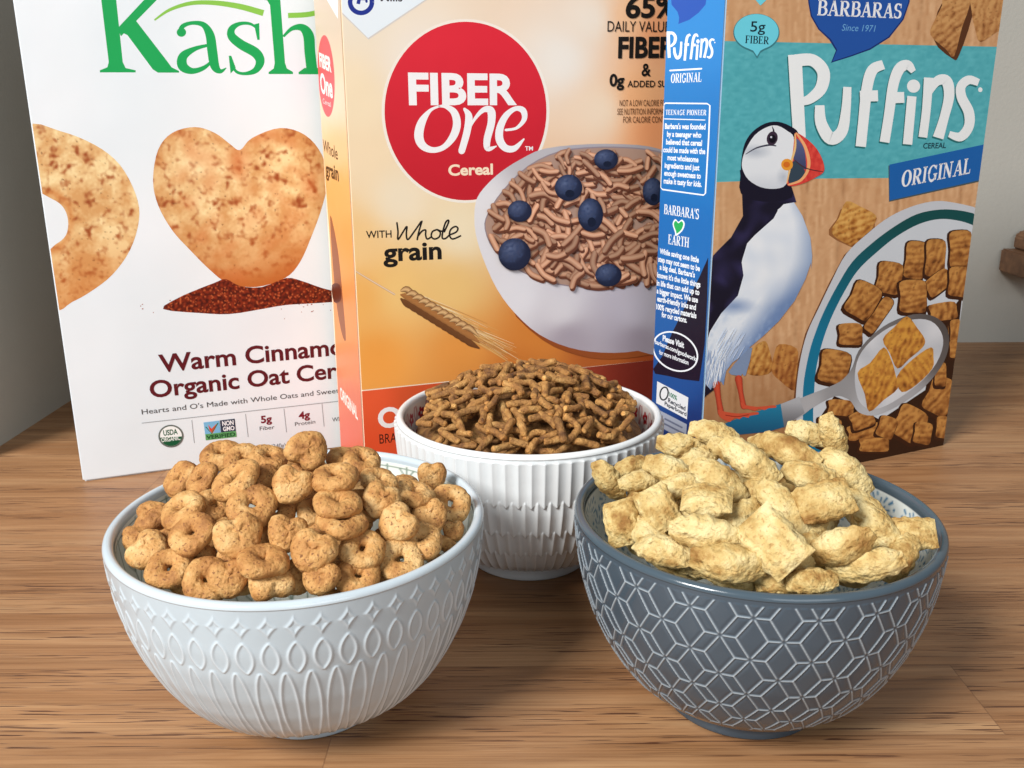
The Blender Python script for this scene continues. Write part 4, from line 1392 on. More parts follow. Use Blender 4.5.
A.poly([(352, 392.3), (664, 359), (664, 470), (600, 480), (372, 505), (366, 470)], idw([(370, 400, (230, 92, 52)), (370, 450, (226, 84, 46)), (420, 395, (206, 84, 46)), (560, 380, (150, 58, 36)), (650, 380, (118, 40, 28))]), step=9)  # band red darkens to the right: print plus painted shade behind the bowl
A.text("ORIGINAL", (668, 238), (1750, 128), 168, (240, 240, 240), t=tF0, bold=0.035)
A.text("BRAN CEREAL", (680, 374), (1190, 318), 80, (40, 24, 20), t=tF0, bold=0.0)
A.done()
RED = (214, 34, 50)
A = Art(F, "brand_badge")
A.ellipse(465.5, 111, 84, 92, (244, 234, 220), n=64)
A.ellipse(465.5, 111, 81, 89.3, lambda x, y: mixc((222, 40, 56), (196, 30, 44), (y - 40) / 150), n=72, step=9)
WH = (244, 242, 240)
A.text("FIBER", (283, 258), (802, 258), 150, WH, t=tF3, bold=0.035)
A.stroke([(428, 270), (385, 290), (345, 345), (330, 410), (348, 458), (395, 480), (450, 466), (495, 415), (513, 355), (500, 300), (462, 272), (428, 270)], [10, 16, 38, 44, 38, 28, 26, 36, 38, 34, 20, 10], WH, t=tF3)
A.stroke([(550, 284), (570, 318), (562, 390), (536, 484)], [14, 34, 34, 32], WH, t=tF3)
A.stroke([(556, 410), (596, 335), (640, 288), (676, 292), (678, 350), (658, 430), (662, 474), (702, 462)], [8, 14, 24, 38, 36, 34, 26, 6], WH, t=tF3)
A.stroke([(748, 384), (800, 374), (836, 332), (830, 290), (792, 282), (748, 316), (720, 374), (718, 430), (746, 470), (790, 472), (834, 428)], [12, 14, 24, 30, 22, 30, 36, 38, 34, 28, 8], WH, t=tF3)
A.text("TM", (840, 482), (878, 482), 20, WH, t=tF3, bold=0.02)
A.text("Cereal", (472, 602), (686, 596), 52, (250, 226, 196), t=tF3, bold=0.03)
A.done()
A = Art(F, "maker_flag")
A.poly([(334, 14), (368.5, 39.5), (427, 0), (427, -30), (333, -30)], (214, 208, 202))
A.poly([(334, 12), (368, 38), (426, -1), (426, -30), (333, -30)], (232, 240, 244))
A.loop(307, 12, 66, 66, 28, (28, 48, 140), t=tF5)
A.stroke([(298, -20), (290, 24)], 22, (28, 48, 140), t=tF5, sm=0, cap=False)
A.stroke([(300, -6), (335, -4), (340, 10)], 14, (28, 48, 140), t=tF5)
A.text("Mills", (425, 6), (556, 8), 46, (44, 50, 60), t=tF5, bold=0.02)
A.done()
BK = (26, 22, 20)
A = Art(F, "whole_grain_lettering")
A.text("WITH", (62, 185), (160, 182), 28, BK, t=tF4, bold=0.012)
for st in ([(180, 126), (184, 160), (184, 190), (204, 160), (218, 140), (216, 170), (222, 190), (246, 160), (272, 122)], [(276, 120), (264, 160), (258, 190)], [(260, 178), (276, 158), (290, 154), (290, 172), (296, 188), (312, 180)],
           [(332, 152), (316, 160), (312, 178), (324, 188), (342, 180), (346, 162), (334, 152), (352, 158), (366, 150)], [(362, 160), (378, 124), (376, 116), (366, 126), (356, 160), (354, 184), (366, 186), (382, 172)], [(382, 172), (406, 162), (414, 148), (404, 140), (386, 152), (382, 174), (394, 188), (424, 176)]):
    A.stroke(st, 6.5, BK, t=tF4)
A.text("grain", (128, 273), (352, 263), 70, BK, t=tF4, bold=0.028)
A.done()
A = Art(F, "printed_wheat")
A.stroke([(0, 298), (60, 335), (170, 400)], [6, 7, 8], (232, 208, 176), t=tF4, edge=(190, 140, 100))
rs = random.Random(8)
for k in range(90):
    a = rs.random(); x0, y0 = 200 + 230 * a, 396 + 150 * a + rs.uniform(-26, 20)
    L_ = rs.uniform(150, 300) * (1.1 - 0.3 * a); dy = rs.uniform(0.36, 0.62)
    c = rs.choice(((232, 196, 140), (220, 172, 104), (204, 148, 84), (240, 212, 164), (182, 122, 66)))
    A.stroke([(x0, y0), (x0 + L_ * 0.5, y0 + L_ * 0.5 * dy * 0.9), (x0 + L_, y0 + L_ * dy)], [4, 3, 1], c, t=tF4, sm=3)
for k in range(11):
    a = k / 10.0; x0, y0 = 196 + 236 * a, 402 + 146 * a
    for sg, c in ((-1, (226, 184, 128)), (1, (112, 70, 38)), (0, (170, 114, 62))):
        A.stroke([(x0, y0 + sg * 16), (x0 + 24, y0 + 8 + sg * 28), (x0 + 62, y0 + 36 + sg * 22)], [8, 26, 6], c, t=tF4, edge=(104, 64, 34) if sg else (150, 100, 56), sm=4)
A.done()
A = Art(F, "fiber_claim_text")
A.text("65%", (180, 90), (440, 84), 108, BK, t=tF6, bold=0.03)
A.text("DAILY VALUE", (88, 162), (404, 163), 54, BK, t=tF6)
A.text("FIBER", (142, 294), (430, 291), 106, BK, t=tF6, bold=0.035)
A.text("&", (262, 388), (310, 388), 64, BK, t=tF6, bold=0.02)
A.text("0g", (98, 440), (174, 440), 62, BK, t=tF6, bold=0.035)
A.text("ADDED SUGAR", (190, 446), (474, 444), 33, BK, t=tF6, bold=0.01)
A.text("NOT A LOW CALORIE FOOD", (150, 543), (412, 541), 31, (110, 70, 44), t=tF6)
A.text("SEE NUTRITION INFORMATION", (138, 587), (424, 585), 31, (110, 70, 44), t=tF6)
A.text("FOR CALORIE CONTENT", (168, 628), (420, 626), 31, (110, 70, 44), t=tF6)
A.done()
A = Art(F, "printed_bowl")
bw = idw([(40, 250, (228, 224, 224)), (60, 420, (226, 222, 224)), (150, 560, (228, 224, 226)), (300, 600, (220, 214, 216)), (330, 700, (172, 160, 168)), (550, 600, (192, 184, 194)), (640, 560, (186, 178, 186)), (560, 710, (160, 148, 158)), (200, 80, (190, 184, 186)), (400, 55, (176, 170, 174)), (600, 60, (170, 164, 168))])
A.poly([(140, 590), (240, 700), (360, 752), (470, 765), (600, 750), (660, 720), (660, 600), (300, 560)], (150, 76, 34), t=tB, sm=3)
A.poly([(14, 275), (24, 225), (58, 180), (105, 138), (168, 98), (250, 62), (400, 47), (560, 50), (640, 66), (672, 80), (672, 700), (560, 737), (440, 743), (330, 726), (230, 682), (150, 612), (90, 532), (44, 432), (18, 345)], lambda x, y: bw((x - 470) * 3.34, (y - 130) * 3.34), t=tB, sm=3, step=4)
INN = [(52, 330), (62, 278), (112, 202), (196, 122), (300, 74), (430, 60), (560, 64), (640, 78), (672, 92), (672, 482), (560, 503), (450, 521), (330, 518), (240, 498), (150, 458), (82, 400)]
A.poly([(x * 1.0 + (x - 360) * 0.012, y + (y - 290) * 0.02) for x, y in INN], (150, 134, 138), t=tB, sm=3)
A.poly(INN, (176, 142, 124), t=tB, sm=3)
rs = random.Random(12)
inn = catmull(INN, True, 3)
cnt = 0; spots = []
while cnt < 360:
    x, y = rs.uniform(50, 650), rs.uniform(60, 520)
    if not inside(x, y, inn): continue
    a = rs.uniform(0, PI); L_ = rs.uniform(22, 46) * (0.75 + 0.4 * (y / 500)); cv = rs.uniform(-0.8, 0.8)
    dx, dy = math.cos(a) * L_, math.sin(a) * L_ * 0.8
    P_ = [(x - dx, y - dy), (x + dy * cv * 0.5, y - dx * cv * 0.5), (x + dx, y + dy)]
    if not all(inside(x + (px - x) * 0.8, y + (py - y) * 0.8, inn) for px, py in P_): continue
    b = rs.uniform(0.80, 1.10); wd = (14 + 5 * (y / 500)) * rs.uniform(0.85, 1.1)
    A.stroke([(p[0] + 3, p[1] + 8) for p in P_], wd * 1.05, (108, 62, 44), t=tB, sm=4)
    A.stroke(P_, wd, (224 * b, 174 * b, 140 * b), t=tB, edge=(164 * b, 108 * b, 80 * b), sm=5)
    cnt += 1
A.done()
for (cx, cy, rx, ry) in ((450, 98, 40, 34), (325, 192, 46, 44), (162, 270, 40, 36), (398, 282, 42, 55), (606, 205, 34, 46), (145, 414, 54, 54), (458, 483, 44, 38)):
    A = Art(F, "printed_blueberry")
    X0, Y0 = tB(cx, cy)

    def bc(x, y, X0=X0, Y0=Y0, rx=rx / 3.34, ry=ry / 3.34):
        d = math.hypot((x - X0 + 0.3 * rx) / rx, (y - Y0 + 0.4 * ry) / ry)
        c = mixc((98, 110, 142), (34, 40, 64), d * 0.95)
        c = mixc(c, (26, 30, 50), max(0, math.hypot((x - X0) / rx, (y - Y0) / ry) - 0.7) * 2)
        return mixc(c, (58, 70, 102), 0.35 + 1.5 * N2(x, y, 0.4, 3)) if d < 0.9 else c
    A.ellipse(cx, cy, rx, ry, bc, t=tB, step=1.5)
    if cy < 300 and cx > 300: A.ellipse(cx + 4, cy + 0.45 * ry, rx * 0.35, ry * 0.3, (22, 28, 48), t=tB, n=9)
    A.done()

sd = np.array([math.cos(YF + PI / 2), math.sin(YF + PI / 2)])
F = Face(rf, (GF[0] + sd[0] * 7.26, GF[1] + sd[1] * 7.26), YF - PI / 2, 7.26, side=True)
A = Art(F, "side_panel")
sb_ = idw([(322, 5, (222, 206, 178)), (330, 100, (240, 220, 184)), (330, 150, (244, 208, 150)), (335, 190, (246, 184, 104)), (338, 250, (246, 170, 86)), (342, 330, (244, 158, 84)), (348, 370, (240, 150, 96)), (345, 395, (226, 122, 88)), (350, 440, (226, 110, 84)), (360, 440, (226, 110, 80))])  # paler and pinker than the front: grazing gloss painted into the print
sb = lambda x, y: [v * k_ for v, k_ in zip(sb_(x, y), (0.95, 0.93, 0.97))]
A.poly([(300, -60), (312, 0), (330, 240), (341, 448), (341, 470), (376, 498), (374, 390), (360, 200), (348, 10), (344, -60)], sb, step=5)
A.poly([(330, 215), (338, 250), (343, 300), (346, 340), (341, 330), (335, 290)], (150, 86, 48), sm=3)
A.poly([(332, 285), (340, 285), (341, 300), (334, 302)], (96, 40, 18), sm=3)
A.ellipse(326.3, 76, 8.2, 41, (222, 82, 88), n=40, rot=-3)  # badge red paled by the same painted gloss
A.text("FIBER", (319.8, 66), (331.6, 72), 14, (248, 236, 232), bold=0.04)
A.text("One", (321, 92), (333, 98), 20, (248, 236, 232), bold=0.03)
A.text("Cereal", (323, 103), (331, 107), 5, (248, 220, 216))
A.text("Whole", (323.5, 151), (338, 160), 12, (70, 42, 24), bold=0.01)
A.text("grain", (326, 175), (339, 181), 14, (60, 36, 20), bold=0.03)
A.text("ORIGINAL", (340.5, 398), (358, 420), 11, (248, 232, 224), bold=0.03)
A.poly([(325, -60), (327, 0), (338, 19), (338, -60)], (228, 232, 236))
A.done()

# ---- blue bird box
rp = carton("blue and teal cereal box printed with a black and white sea bird", GP, YP, 20.6, 5.32, 31, lin((150, 180, 205)))
F = Face(rp, GP, YP, 20.6)


def plank(x, y):
    u = x + (y - 200) * (x - 527) / 3300.0
    n = N2(u, y * 0.03, 0.35, 4) + 0.5 * N2(u, y * 0.02, 1.1, 9)
    c = mixc((196, 146, 102), (222, 178, 134), 0.5 + 0.8 * n)
    for g in (748, 806, 842, 898, 960):
        c = mixc(c, (150, 104, 66), 0.5 * max(0, 1 - abs(u - g) / 1.6))
    return mixc(c, (120, 74, 40), min(0.75, max(0, (y - 330) / 190)))  # darker foot: print tone and bowl shade in one colour


A = Art(F, "front_panel")
A.poly([(704, -60), (704, 0), (680, 440), (680, 496), (860, 464), (944, 446), (975, 230), (1007, 0), (1015, -60)], plank, step=3.0)
A.done()
A = Art(F, "teal_band")
A.poly([(700, 40.5), (1008, 47), (990, 176), (889, 178), (823, 178.5), (690, 183)], lambda x, y: mixc((76, 166, 176), (98, 186, 194), 0.5 + 0.8 * N2(x * 0.15, y, 0.8, 4)), step=2.6)
A.done()
A = Art(F, "brand_bubble")
A.poly([(98, -60), (103, 10), (112, 60), (140, 108), (180, 146), (204, 185), (186, 230), (260, 207), (330, 182), (400, 138), (452, 72), (474, 8), (480, -60)], (26, 48, 110), t=tP8)
A.poly([(105, -60), (108, 10), (116, 56), (144, 105), (186, 143), (209, 182), (192, 224), (260, 202), (328, 177), (396, 134), (447, 70), (469, 8), (474, -60)], (36, 84, 164), t=tP8)
A.text("BARBARAS", (133, 56), (443, 68), 58, (240, 242, 244), t=tP8, serif=True)
A.text("Since 1971", (225, 112), (345, 116), 24, (110, 168, 214), t=tP8, shear=0.2)
A.done()


def puffins_logo(A, t, sc, col=(240, 244, 244), sh=True):
    S_ = [([(54, 200), (62, 350), (71, 504)], [50, 48, 46], False), ([(55, 222), (118, 220), (158, 262), (150, 322), (112, 360), (80, 372)], [46, 44, 46, 44, 36, 28], False),
          ([(145, 385), (150, 450), (185, 506), (226, 480), (241, 400), (246, 318)], [34, 42, 46, 42, 34, 30], False),
          ([(295, 536), (305, 440), (318, 320), (338, 256), (378, 236)], [38, 38, 40, 40, 34], False), ([(292, 352), (358, 350)], 40, False),
          ([(382, 520), (398, 420), (414, 310), (436, 252), (466, 238), (488, 262)], [36, 36, 38, 40, 36, 20], False), ([(400, 358), (454, 356)], 40, False),
          ([(466, 528), (482, 352)], 34, False), ([(522, 502), (535, 400), (543, 284)], [32, 32, 34], False),
          ([(538, 350), (572, 298), (608, 296), (618, 350), (600, 430), (578, 504)], [20, 34, 40, 38, 34, 40], False),
          ([(726, 302), (690, 292), (662, 316), (664, 356), (690, 410), (690, 462), (660, 500), (618, 490)], [26, 32, 34, 36, 38, 36, 34, 22], False)]
    if sh:
        for p, w, c in S_: A.stroke([(x - 4, y + 6) for x, y in p], w, (40, 110, 112), t=t, cap=c, sc=sc)
    for p, w, c in S_: A.stroke(p, w, col, t=t, cap=c, sc=sc)
    A.ellipse(488, 315, 24 , 24, col, t=t)
    A.ellipse(732, 328, 8, 9, col, t=t, n=12)


A = Art(F, "brand_lettering")
puffins_logo(A, tP8, 1.0)
A.text("CEREAL", (522, 543), (606, 541), 20, (30, 66, 80), t=tP8, bold=0.02)
A.done()
A = Art(F, "original_tag")
A.poly([(396, 606), (756, 534), (744, 664), (398, 738)], (70, 88, 92), t=tP8)
A.poly([(400, 602), (760, 528), (747, 658), (400, 733)], (28, 98, 172), t=tP8)
A.text("ORIGINAL", (440, 686), (695, 634), 60, (240, 242, 244), t=tP8, serif=True)
A.done()
A = Art(F, "fiber_bubble")
A.poly([(372 + 74 * math.cos(a), 104 + 60 * math.sin(a)) for a in np.linspace(PI * 0.62, PI * 2.38, 40)] + [(385, 168), (374, 187), (362, 168)], (62, 126, 136), t=tP5)
A.poly([(372 + 71 * math.cos(a), 102 + 57 * math.sin(a)) for a in np.linspace(PI * 0.62, PI * 2.38, 40)] + [(385, 162), (374, 180), (362, 162)], (112, 214, 232), t=tP5)
A.poly([(350, -40), (420, -40), (408, -4), (385, 18), (366, -4)], (112, 214, 232), t=tP5)
A.text("5g", (352, 101), (400, 101), 33, (22, 44, 56), t=tP5, bold=0.01)
A.text("FIBER", (335, 138), (412, 142), 25, (22, 44, 56), t=tP5, serif=True)
A.done()
TN_ = dict(light=(214, 160, 86), mid=(168, 106, 48), dark=(84, 44, 18))
A = Art(F, "printed_pillow")
A.poly([(598, 0), (705, -30), (702, 60), (655, 200), (630, 214), (560, 140)], (90, 52, 28), t=tP8, sm=3)
pillow(A, [(598, -30), (692, -30), (690, 30), (665, 100), (636, 206), (606, 180), (550, 128), (562, 80), (592, 20)], tP8, 3, ang=0.9, light=(206, 154, 96), mid=(172, 116, 66))
pillow(A, [(704, -30), (832, -30), (820, 98), (790, 118), (732, 154), (714, 110), (700, 40)], tP8, 5, ang=0.2, light=(206, 154, 96), mid=(172, 116, 66))
A.done()
A = Art(F, 'printed_pillow')
A.poly([(330, 90), (485, 150), (440, 300), (400, 305), (250, 230), (290, 150)], (150, 98, 56), t=tPl, sm=3)
pillow(A, [(338, 58), (410, 84), (490, 130), (478, 182), (410, 290), (330, 270), (262, 215), (302, 140)], tPl, 7, ang=1.2)
A.done()
A = Art(F, 'printed_pillow')
pillow(A, [(330, 365), (356, 400), (370, 500), (300, 522), (248, 500), (262, 420)], tL, 9, ang=0.4, **TN_)
A.done()
A = Art(F, 'printed_pillow')
pillow(A, [(402, 380), (480, 398), (486, 470), (478, 590), (400, 540), (368, 500), (378, 430)], tL, 10, ang=0.2, light=(196, 136, 70), mid=(150, 88, 42), dark=(84, 40, 20))
A.done()
A = Art(F, "printed_plate")
PO = [(797, 455), (796.6, 427), (795.6, 398), (799.5, 363), (807, 333), (819, 307), (831, 282), (846, 254), (868, 233), (889, 217), (913, 206), (936, 201), (956, 203), (978, 208)]
A.poly([(792, 460)] + [(x - 2, y + 1) for x, y in PO] + [(985, 260), (960, 470)], (110, 66, 36))
A.poly([tuple(p) for p in catmull(PO, False, 4)] + [(960, 330), (943, 452)], (198, 202, 208))
A.poly([tuple(p) for p in catmull([(804, 452), (803, 427), (803, 388), (809, 353), (817, 328), (825, 309), (837, 286), (852, 262), (872, 243), (895, 226), (917, 214), (940, 209.5), (960, 210.5), (976, 214)], False, 4)] + [(960, 330), (943, 450)], lambda x, y: mixc((18, 76, 76), (18, 116, 150), (y - 225) / 110), step=8)
A.poly([tuple(p) for p in catmull([(815, 448), (813, 418), (814, 392), (816, 369), (822, 343), (831, 318), (844, 292), (858, 270), (878, 251), (897, 236), (919, 224), (940, 219), (960, 221), (975, 226)], False, 4)] + [(960, 330), (942, 449)], (204, 210, 216))
A.poly([(815, 448), (818, 420), (834, 396), (850, 402), (880, 420), (925, 390), (934, 345), (944, 318), (962, 296), (958, 340), (943, 449), (860, 466)], (50, 28, 16))
A.done()
A = Art(F, "printed_plate_cereal")
rs = random.Random(3)


def pq(t, cx, cy, w, h, a, seed):
    """a four sided pillow with a cast dark rim"""
    a = math.radians(a)
    P_ = [(-.5, -.42), (-.1, -.52), (.45, -.46), (.5, 0), (.46, .46), (0, .5), (-.48, .44), (-.46, 0)]
    f = lambda k, dx=0, dy=0: [(cx + dx + k * (p[0] * w * math.cos(a) - p[1] * h * math.sin(a)), cy + dy + k * (p[0] * w * math.sin(a) + p[1] * h * math.cos(a))) for p in P_]
    A.poly(f(1.12, -6, 8), (58, 30, 16), t=t, sm=3)
    pillow(A, f(1.0), t, seed, ang=a + (0.3 if seed % 2 else 1.4), light=(200, 142, 74), mid=(146, 90, 42), dark=(66, 34, 14), step=1.4)


for k, q in enumerate([(692, 360, 105, 190, 8), (795, 350, 100, 190, 4), (925, 305, 115, 190, 0), (560, 450, 125, 160, 10), (810, 475, 150, 90, -38), (915, 470, 105, 150, 5), (680, 545, 138, 165, 0), (425, 565, 145, 180, 28), (505, 640, 62, 200, 35), (835, 622, 140, 90, -8), (360, 738, 120, 110, 0), (890, 740, 60, 120, 0)]):
    pq(tPl, *q, k)
for k, q in enumerate([(278, 292, 150, 170, 12), (900, 110, 60, 120, 0), (895, 200, 55, 90, 0), (820, 440, 140, 190, 25), (820, 330, 60, 120, 0), (660, 580, 150, 170, 30), (730, 630, 90, 110, 10), (830, 600, 62, 110, 5), (430, 622, 170, 80, -8), (310, 500, 130, 80, 5), (420, 560, 120, 90, -20), (545, 600, 90, 110, 20), (480, 690, 150, 70, 0), (250, 600, 120, 100, 10)]):
    pq(tSp, *q, k + 20)
A.done()
A = Art(F, "printed_spoon")
A.poly([(370, 290), (400, 210), (470, 130), (560, 65), (680, 22), (780, 30), (845, 80), (865, 160), (840, 260), (770, 360), (680, 440), (560, 512), (470, 540), (400, 522), (365, 472), (335, 450), (280, 440), (180, 490), (105, 545), (60, 560), (40, 480), (110, 448), (280, 380), (335, 340)], idw([(778, 410, (160, 160, 162)), (850, 340, (110, 106, 104)), (948, 330, (84, 78, 76)), (940, 350, (96, 90, 88)), (870, 415, (186, 188, 192)), (905, 400, (170, 170, 174)), (835, 395, (150, 150, 152)), (810, 405, (176, 176, 178))]), t=tSp, sm=3, step=4)
A.poly([(382, 330), (402, 240), (462, 160), (560, 88), (680, 48), (770, 56), (822, 110), (833, 180), (800, 270), (730, 358), (640, 430), (540, 490), (462, 508), (412, 478), (388, 420)], lambda x, y: mixc((186, 190, 196), (216, 218, 222), 0.5 + N2(x, y, 0.05)), t=tSp, sm=3, step=5)
pillow(A, [(648, 32), (700, 90), (740, 150), (728, 192), (660, 250), (600, 300), (560, 220), (525, 150), (580, 90)], tSp, 41, ang=0.4, light=(216, 156, 66))
pillow(A, [(530, 190), (570, 260), (590, 330), (602, 400), (530, 460), (455, 520), (432, 430), (395, 322), (460, 270)], tSp, 43, ang=0.4, light=(216, 156, 66))
pillow(A, [(772, 190), (784, 240), (778, 300), (700, 380), (622, 420), (597, 340), (680, 250)], tSp, 44, ang=-0.5, light=(216, 156, 66))
A.poly([(150, 740), (250, 700), (410, 648), (428, 752), (350, 775), (200, 790), (140, 780)], lambda x, y: mixc((30, 124, 160), (20, 84, 120), (y - 408) / 25), t=tL, step=5)
A.poly([(408, 650), (492, 616), (516, 690), (470, 720), (424, 756)], lambda x, y: mixc((178, 180, 184), (104, 104, 108), (y - 402) / 22), t=tL, step=4)
A.done()
A = Art(F, "printed_sea_bird")
NV_ = (24, 22, 40)


def feather(x, y):
    return mixc(NV_, (64, 58, 108), 1.5 * max(0, N2(x, y, 0.055, 8)) + (0.5 * max(0, 1 - math.hypot((x - 722) / 16, (y - 272) / 20))))


A.poly([(739.6, 170), (741.7, 193), (742.7, 216), (731, 237), (718, 250), (705, 264), (702, 300), (700, 340), (697, 378), (703, 398), (716, 388), (730, 350), (748, 315), (764, 285), (766, 255), (768, 235), (776, 222), (785, 204), (796, 202), (791, 186), (787, 170)], feather, step=2.5)
A.poly([(195, 300), (198, 235), (213, 162), (250, 105), (310, 65), (370, 56), (430, 76), (470, 110), (440, 160), (425, 330), (440, 420), (300, 440), (195, 400)], NV_, t=tH, sm=3)


def belly(x, y):
    c = mixc((238, 242, 246), (222, 230, 240), 0.5 + N2(x, y, 0.06, 3))
    edge = 812 - 0.0042 * (y - 236) ** 2 if y > 236 else 812 - 0.006 * (y - 236) ** 2
    c = mixc(c, (140, 162, 196), 0.8 * max(0, 1 - (edge - x) / 18))
    if y > 262: c = mixc(c, (112, 138, 182), min(1, (y - 262) / 45) * 0.9 * max(0, 1 + ((x - 812) * 0.803 + (y - 262) * 0.596) / 20))
    c = mixc(c, (120, 144, 186), 0.9 * max(0, 1 - math.hypot((x - 734) / 26, (y - 306) / 10)))
    c = mixc(c, (176, 196, 222), 0.9 * max(0, N2(x * 1.0 + y * 0.5, (y - x * 0.5) * 0.25, 0.35, 6)) * min(1, max(0, (y - 290) / 40)))
    return c


A.poly([(370, 480), (400, 455), (450, 445), (490, 510), (528, 620), (536, 700)], belly, t=tH, step=3)
BL = [tH(400, 452), tH(450, 443), tH(490, 508), tH(528, 612), tH(537, 700), tH(532, 768), tL(545, 10), tL(520, 85), tL(470, 185), tL(400, 275), tL(330, 342), tL(270, 392), tL(238, 430), tL(190, 462), tL(162, 500), tL(154, 540), tL(150, 566), tL(138, 545), tL(122, 572), tL(110, 548), tL(92, 586), tL(70, 560), tL(58, 575), tL(48, 500), tL(55, 420), tL(90, 320), tL(140, 240), tL(215, 160), tL(240, 70), tL(232, 10), tH(203, 712), tH(225, 640), tH(262, 600), tH(300, 566), tH(352, 520), tH(372, 482)]
A.poly(BL, belly, step=2.4)
A.poly([(238, 425), (280, 395), (250, 520), (235, 512), (222, 532), (208, 520), (172, 506)], (128, 146, 176), t=tL, sm=2)


def cheek(x, y):
    X, Y = (x - 700) * 4.8, (y - 110) * 4.8
    c = (232, 236, 240)
    c = mixc(c, (176, 184, 196), 0.9 * max(0, 1 - math.hypot((X - 260) / 90, (Y - 200) / 40)) + 0.6 * max(0, (Y - 300) / 120) + 0.7 * max(0, 1 - math.hypot((X - 400) / 40, (Y - 320) / 50)))
    return c


A.poly([(200, 252), (215, 196), (260, 122), (320, 82), (370, 75), (420, 102), (448, 130), (446, 200), (425, 270), (412, 356), (360, 378), (290, 370), (232, 335), (205, 290)], cheek, t=tH, sm=3, step=2.5)
A.stroke([(218, 212), (270, 182), (330, 168), (362, 172)], [3, 7, 9, 6], (70, 70, 86), t=tH)
A.stroke([(345, 80), (352, 100), (350, 120)], [3, 8, 10], (40, 34, 48), t=tH)
A.ellipse(345, 136, 26, 34, (58, 42, 60), t=tH, rot=15)
A.ellipse(346, 138, 17, 20, (18, 14, 26), t=tH)
A.ellipse(340, 130, 5, 5, (210, 210, 224), t=tH, n=10)
A.poly([(458, 108), (510, 138), (560, 188), (590, 250), (593, 295), (560, 320), (500, 350), (440, 365), (414, 352), (425, 290), (444, 200), (450, 140)], lambda x, y: mixc((232, 84, 70), (204, 52, 48), 0.5 + 1.2 * N2(x, y * 0.4, 0.5, 2)), t=tH, sm=3, step=2)
A.poly([(462, 136), (498, 185), (508, 270), (500, 284), (450, 246), (455, 190)], lambda x, y: mixc((98, 104, 146), (60, 66, 100), (y - 138) / 32), t=tH, sm=3, step=2)
A.poly([(448, 244), (502, 290), (482, 330), (426, 352), (430, 300)], (54, 70, 84), t=tH, sm=3)
A.stroke([(462, 112), (500, 170), (520, 240), (514, 292), (480, 338), (424, 358)], [8, 14, 16, 14, 12, 8], (244, 176, 118), t=tH)
A.stroke([(452, 240), (490, 270), (530, 286), (588, 296)], [4, 5, 5, 3], (70, 40, 44), t=tH)
A.stroke([(455, 116), (455, 180), (436, 250), (426, 300), (415, 350)], [6, 10, 10, 8, 5], (240, 196, 130), t=tH)
A.ellipse(416, 262, 28, 28, (236, 158, 52), t=tH)
A.ellipse(414, 262, 16, 14, (216, 112, 36), t=tH)
RF = (206, 84, 56)
A.stroke([(118, 560), (126, 620), (138, 690)], [34, 24, 28], RF, t=tL, edge=(160, 50, 34))
A.poly([(126, 676), (156, 684), (210, 692), (258, 690), (304, 686), (306, 696), (270, 702), (262, 712), (238, 706), (222, 718), (200, 712), (180, 730), (158, 724), (132, 706)], RF, t=tL, sm=2)
A.stroke([(160, 700), (210, 706), (262, 698)], 4, (150, 46, 32), t=tL)
A.stroke([(218, 536), (228, 600), (240, 660)], [34, 22, 26], RF, t=tL, edge=(160, 50, 34))
A.poly([(228, 640), (250, 654), (300, 662), (350, 658), (384, 656), (386, 666), (352, 668), (336, 677), (310, 671), (292, 680), (262, 672), (236, 668)], RF, t=tL, sm=2)
rs = random.Random(4)
for k in range(70):
    x0, y0 = rs.uniform(64, 150), rs.uniform(400, 520)
    x0 += (520 - y0) * 0.15
    A.stroke([(x0, y0), (x0 - 4, y0 + 26), (x0 - 10 + rs.uniform(-6, 6), y0 + rs.uniform(44, 60))], [1, 4, 1], rs.choice(((244, 247, 250), (196, 210, 230), (150, 172, 208), (232, 238, 246))), t=tL, sm=3)
for k in range(26):
    x0, y0 = rs.uniform(150, 250), rs.uniform(300, 400)
    A.stroke([(x0, y0), (x0 - 20, y0 + 34), (x0 - 34, y0 + 60)], [1, 4, 1], rs.choice(((240, 244, 248), (178, 196, 224), (206, 218, 236))), t=tL, sm=3)
A.done()

sd = np.array([math.cos(YP + PI / 2), math.sin(YP + PI / 2)])
F = Face(rp, (GP[0] + sd[0] * 5.32, GP[1] + sd[1] * 5.32), YP - PI / 2, 5.32, side=True)
A = Art(F, "side_panel")
A.poly([(655, -60), (662, 0), (649, 400), (647, 468), (712, 498), (716, 400), (736, 0), (740, -60)], idw([(690, 10, (48, 134, 206)), (690, 150, (32, 118, 190)), (680, 250, (30, 106, 178)), (675, 330, (30, 88, 156)), (670, 390, (28, 76, 142)), (690, 430, (20, 48, 104))]), step=7)  # print blue deepening downwards, with some shade from the bowls painted in
A.done()
A = Art(F, "side_lettering")
A.poly([(262, -60), (270, 40), (320, 100), (335, 150), (328, 205), (420, 170), (500, 110), (560, 40), (575, -60)], (38, 84, 176), t=tS0)
WT = (232, 240, 246)
puffins_logo(A, lambda x, y: (640 + (225 + (x - 28) * 0.588) / 8.533, (268 + (y - 200) * 0.74 - 0.055 * (x - 28) * 0.588 * 0) / 8.533), 0.95, col=WT, sh=False)
A.stroke([(258, 602), (525, 586)], 14, WT, t=tS0, sm=0)
A.text("ORIGINAL", (262, 708), (526, 698), 78, WT, t=tS0, serif=True)
A.stroke([(80, 62), (88, 56), (265, 58), (277, 66), (272, 200), (258, 440), (250, 448), (75, 424), (66, 415), (72, 250), (80, 62)], 6, WT, t=tS5, sm=0)
A.text("TEENAGE PIONEER", (88, 106), (262, 108), 22, WT, t=tS5, serif=True)
A.stroke([(84, 123), (256, 128)], 4, WT, t=tS5, sm=0)
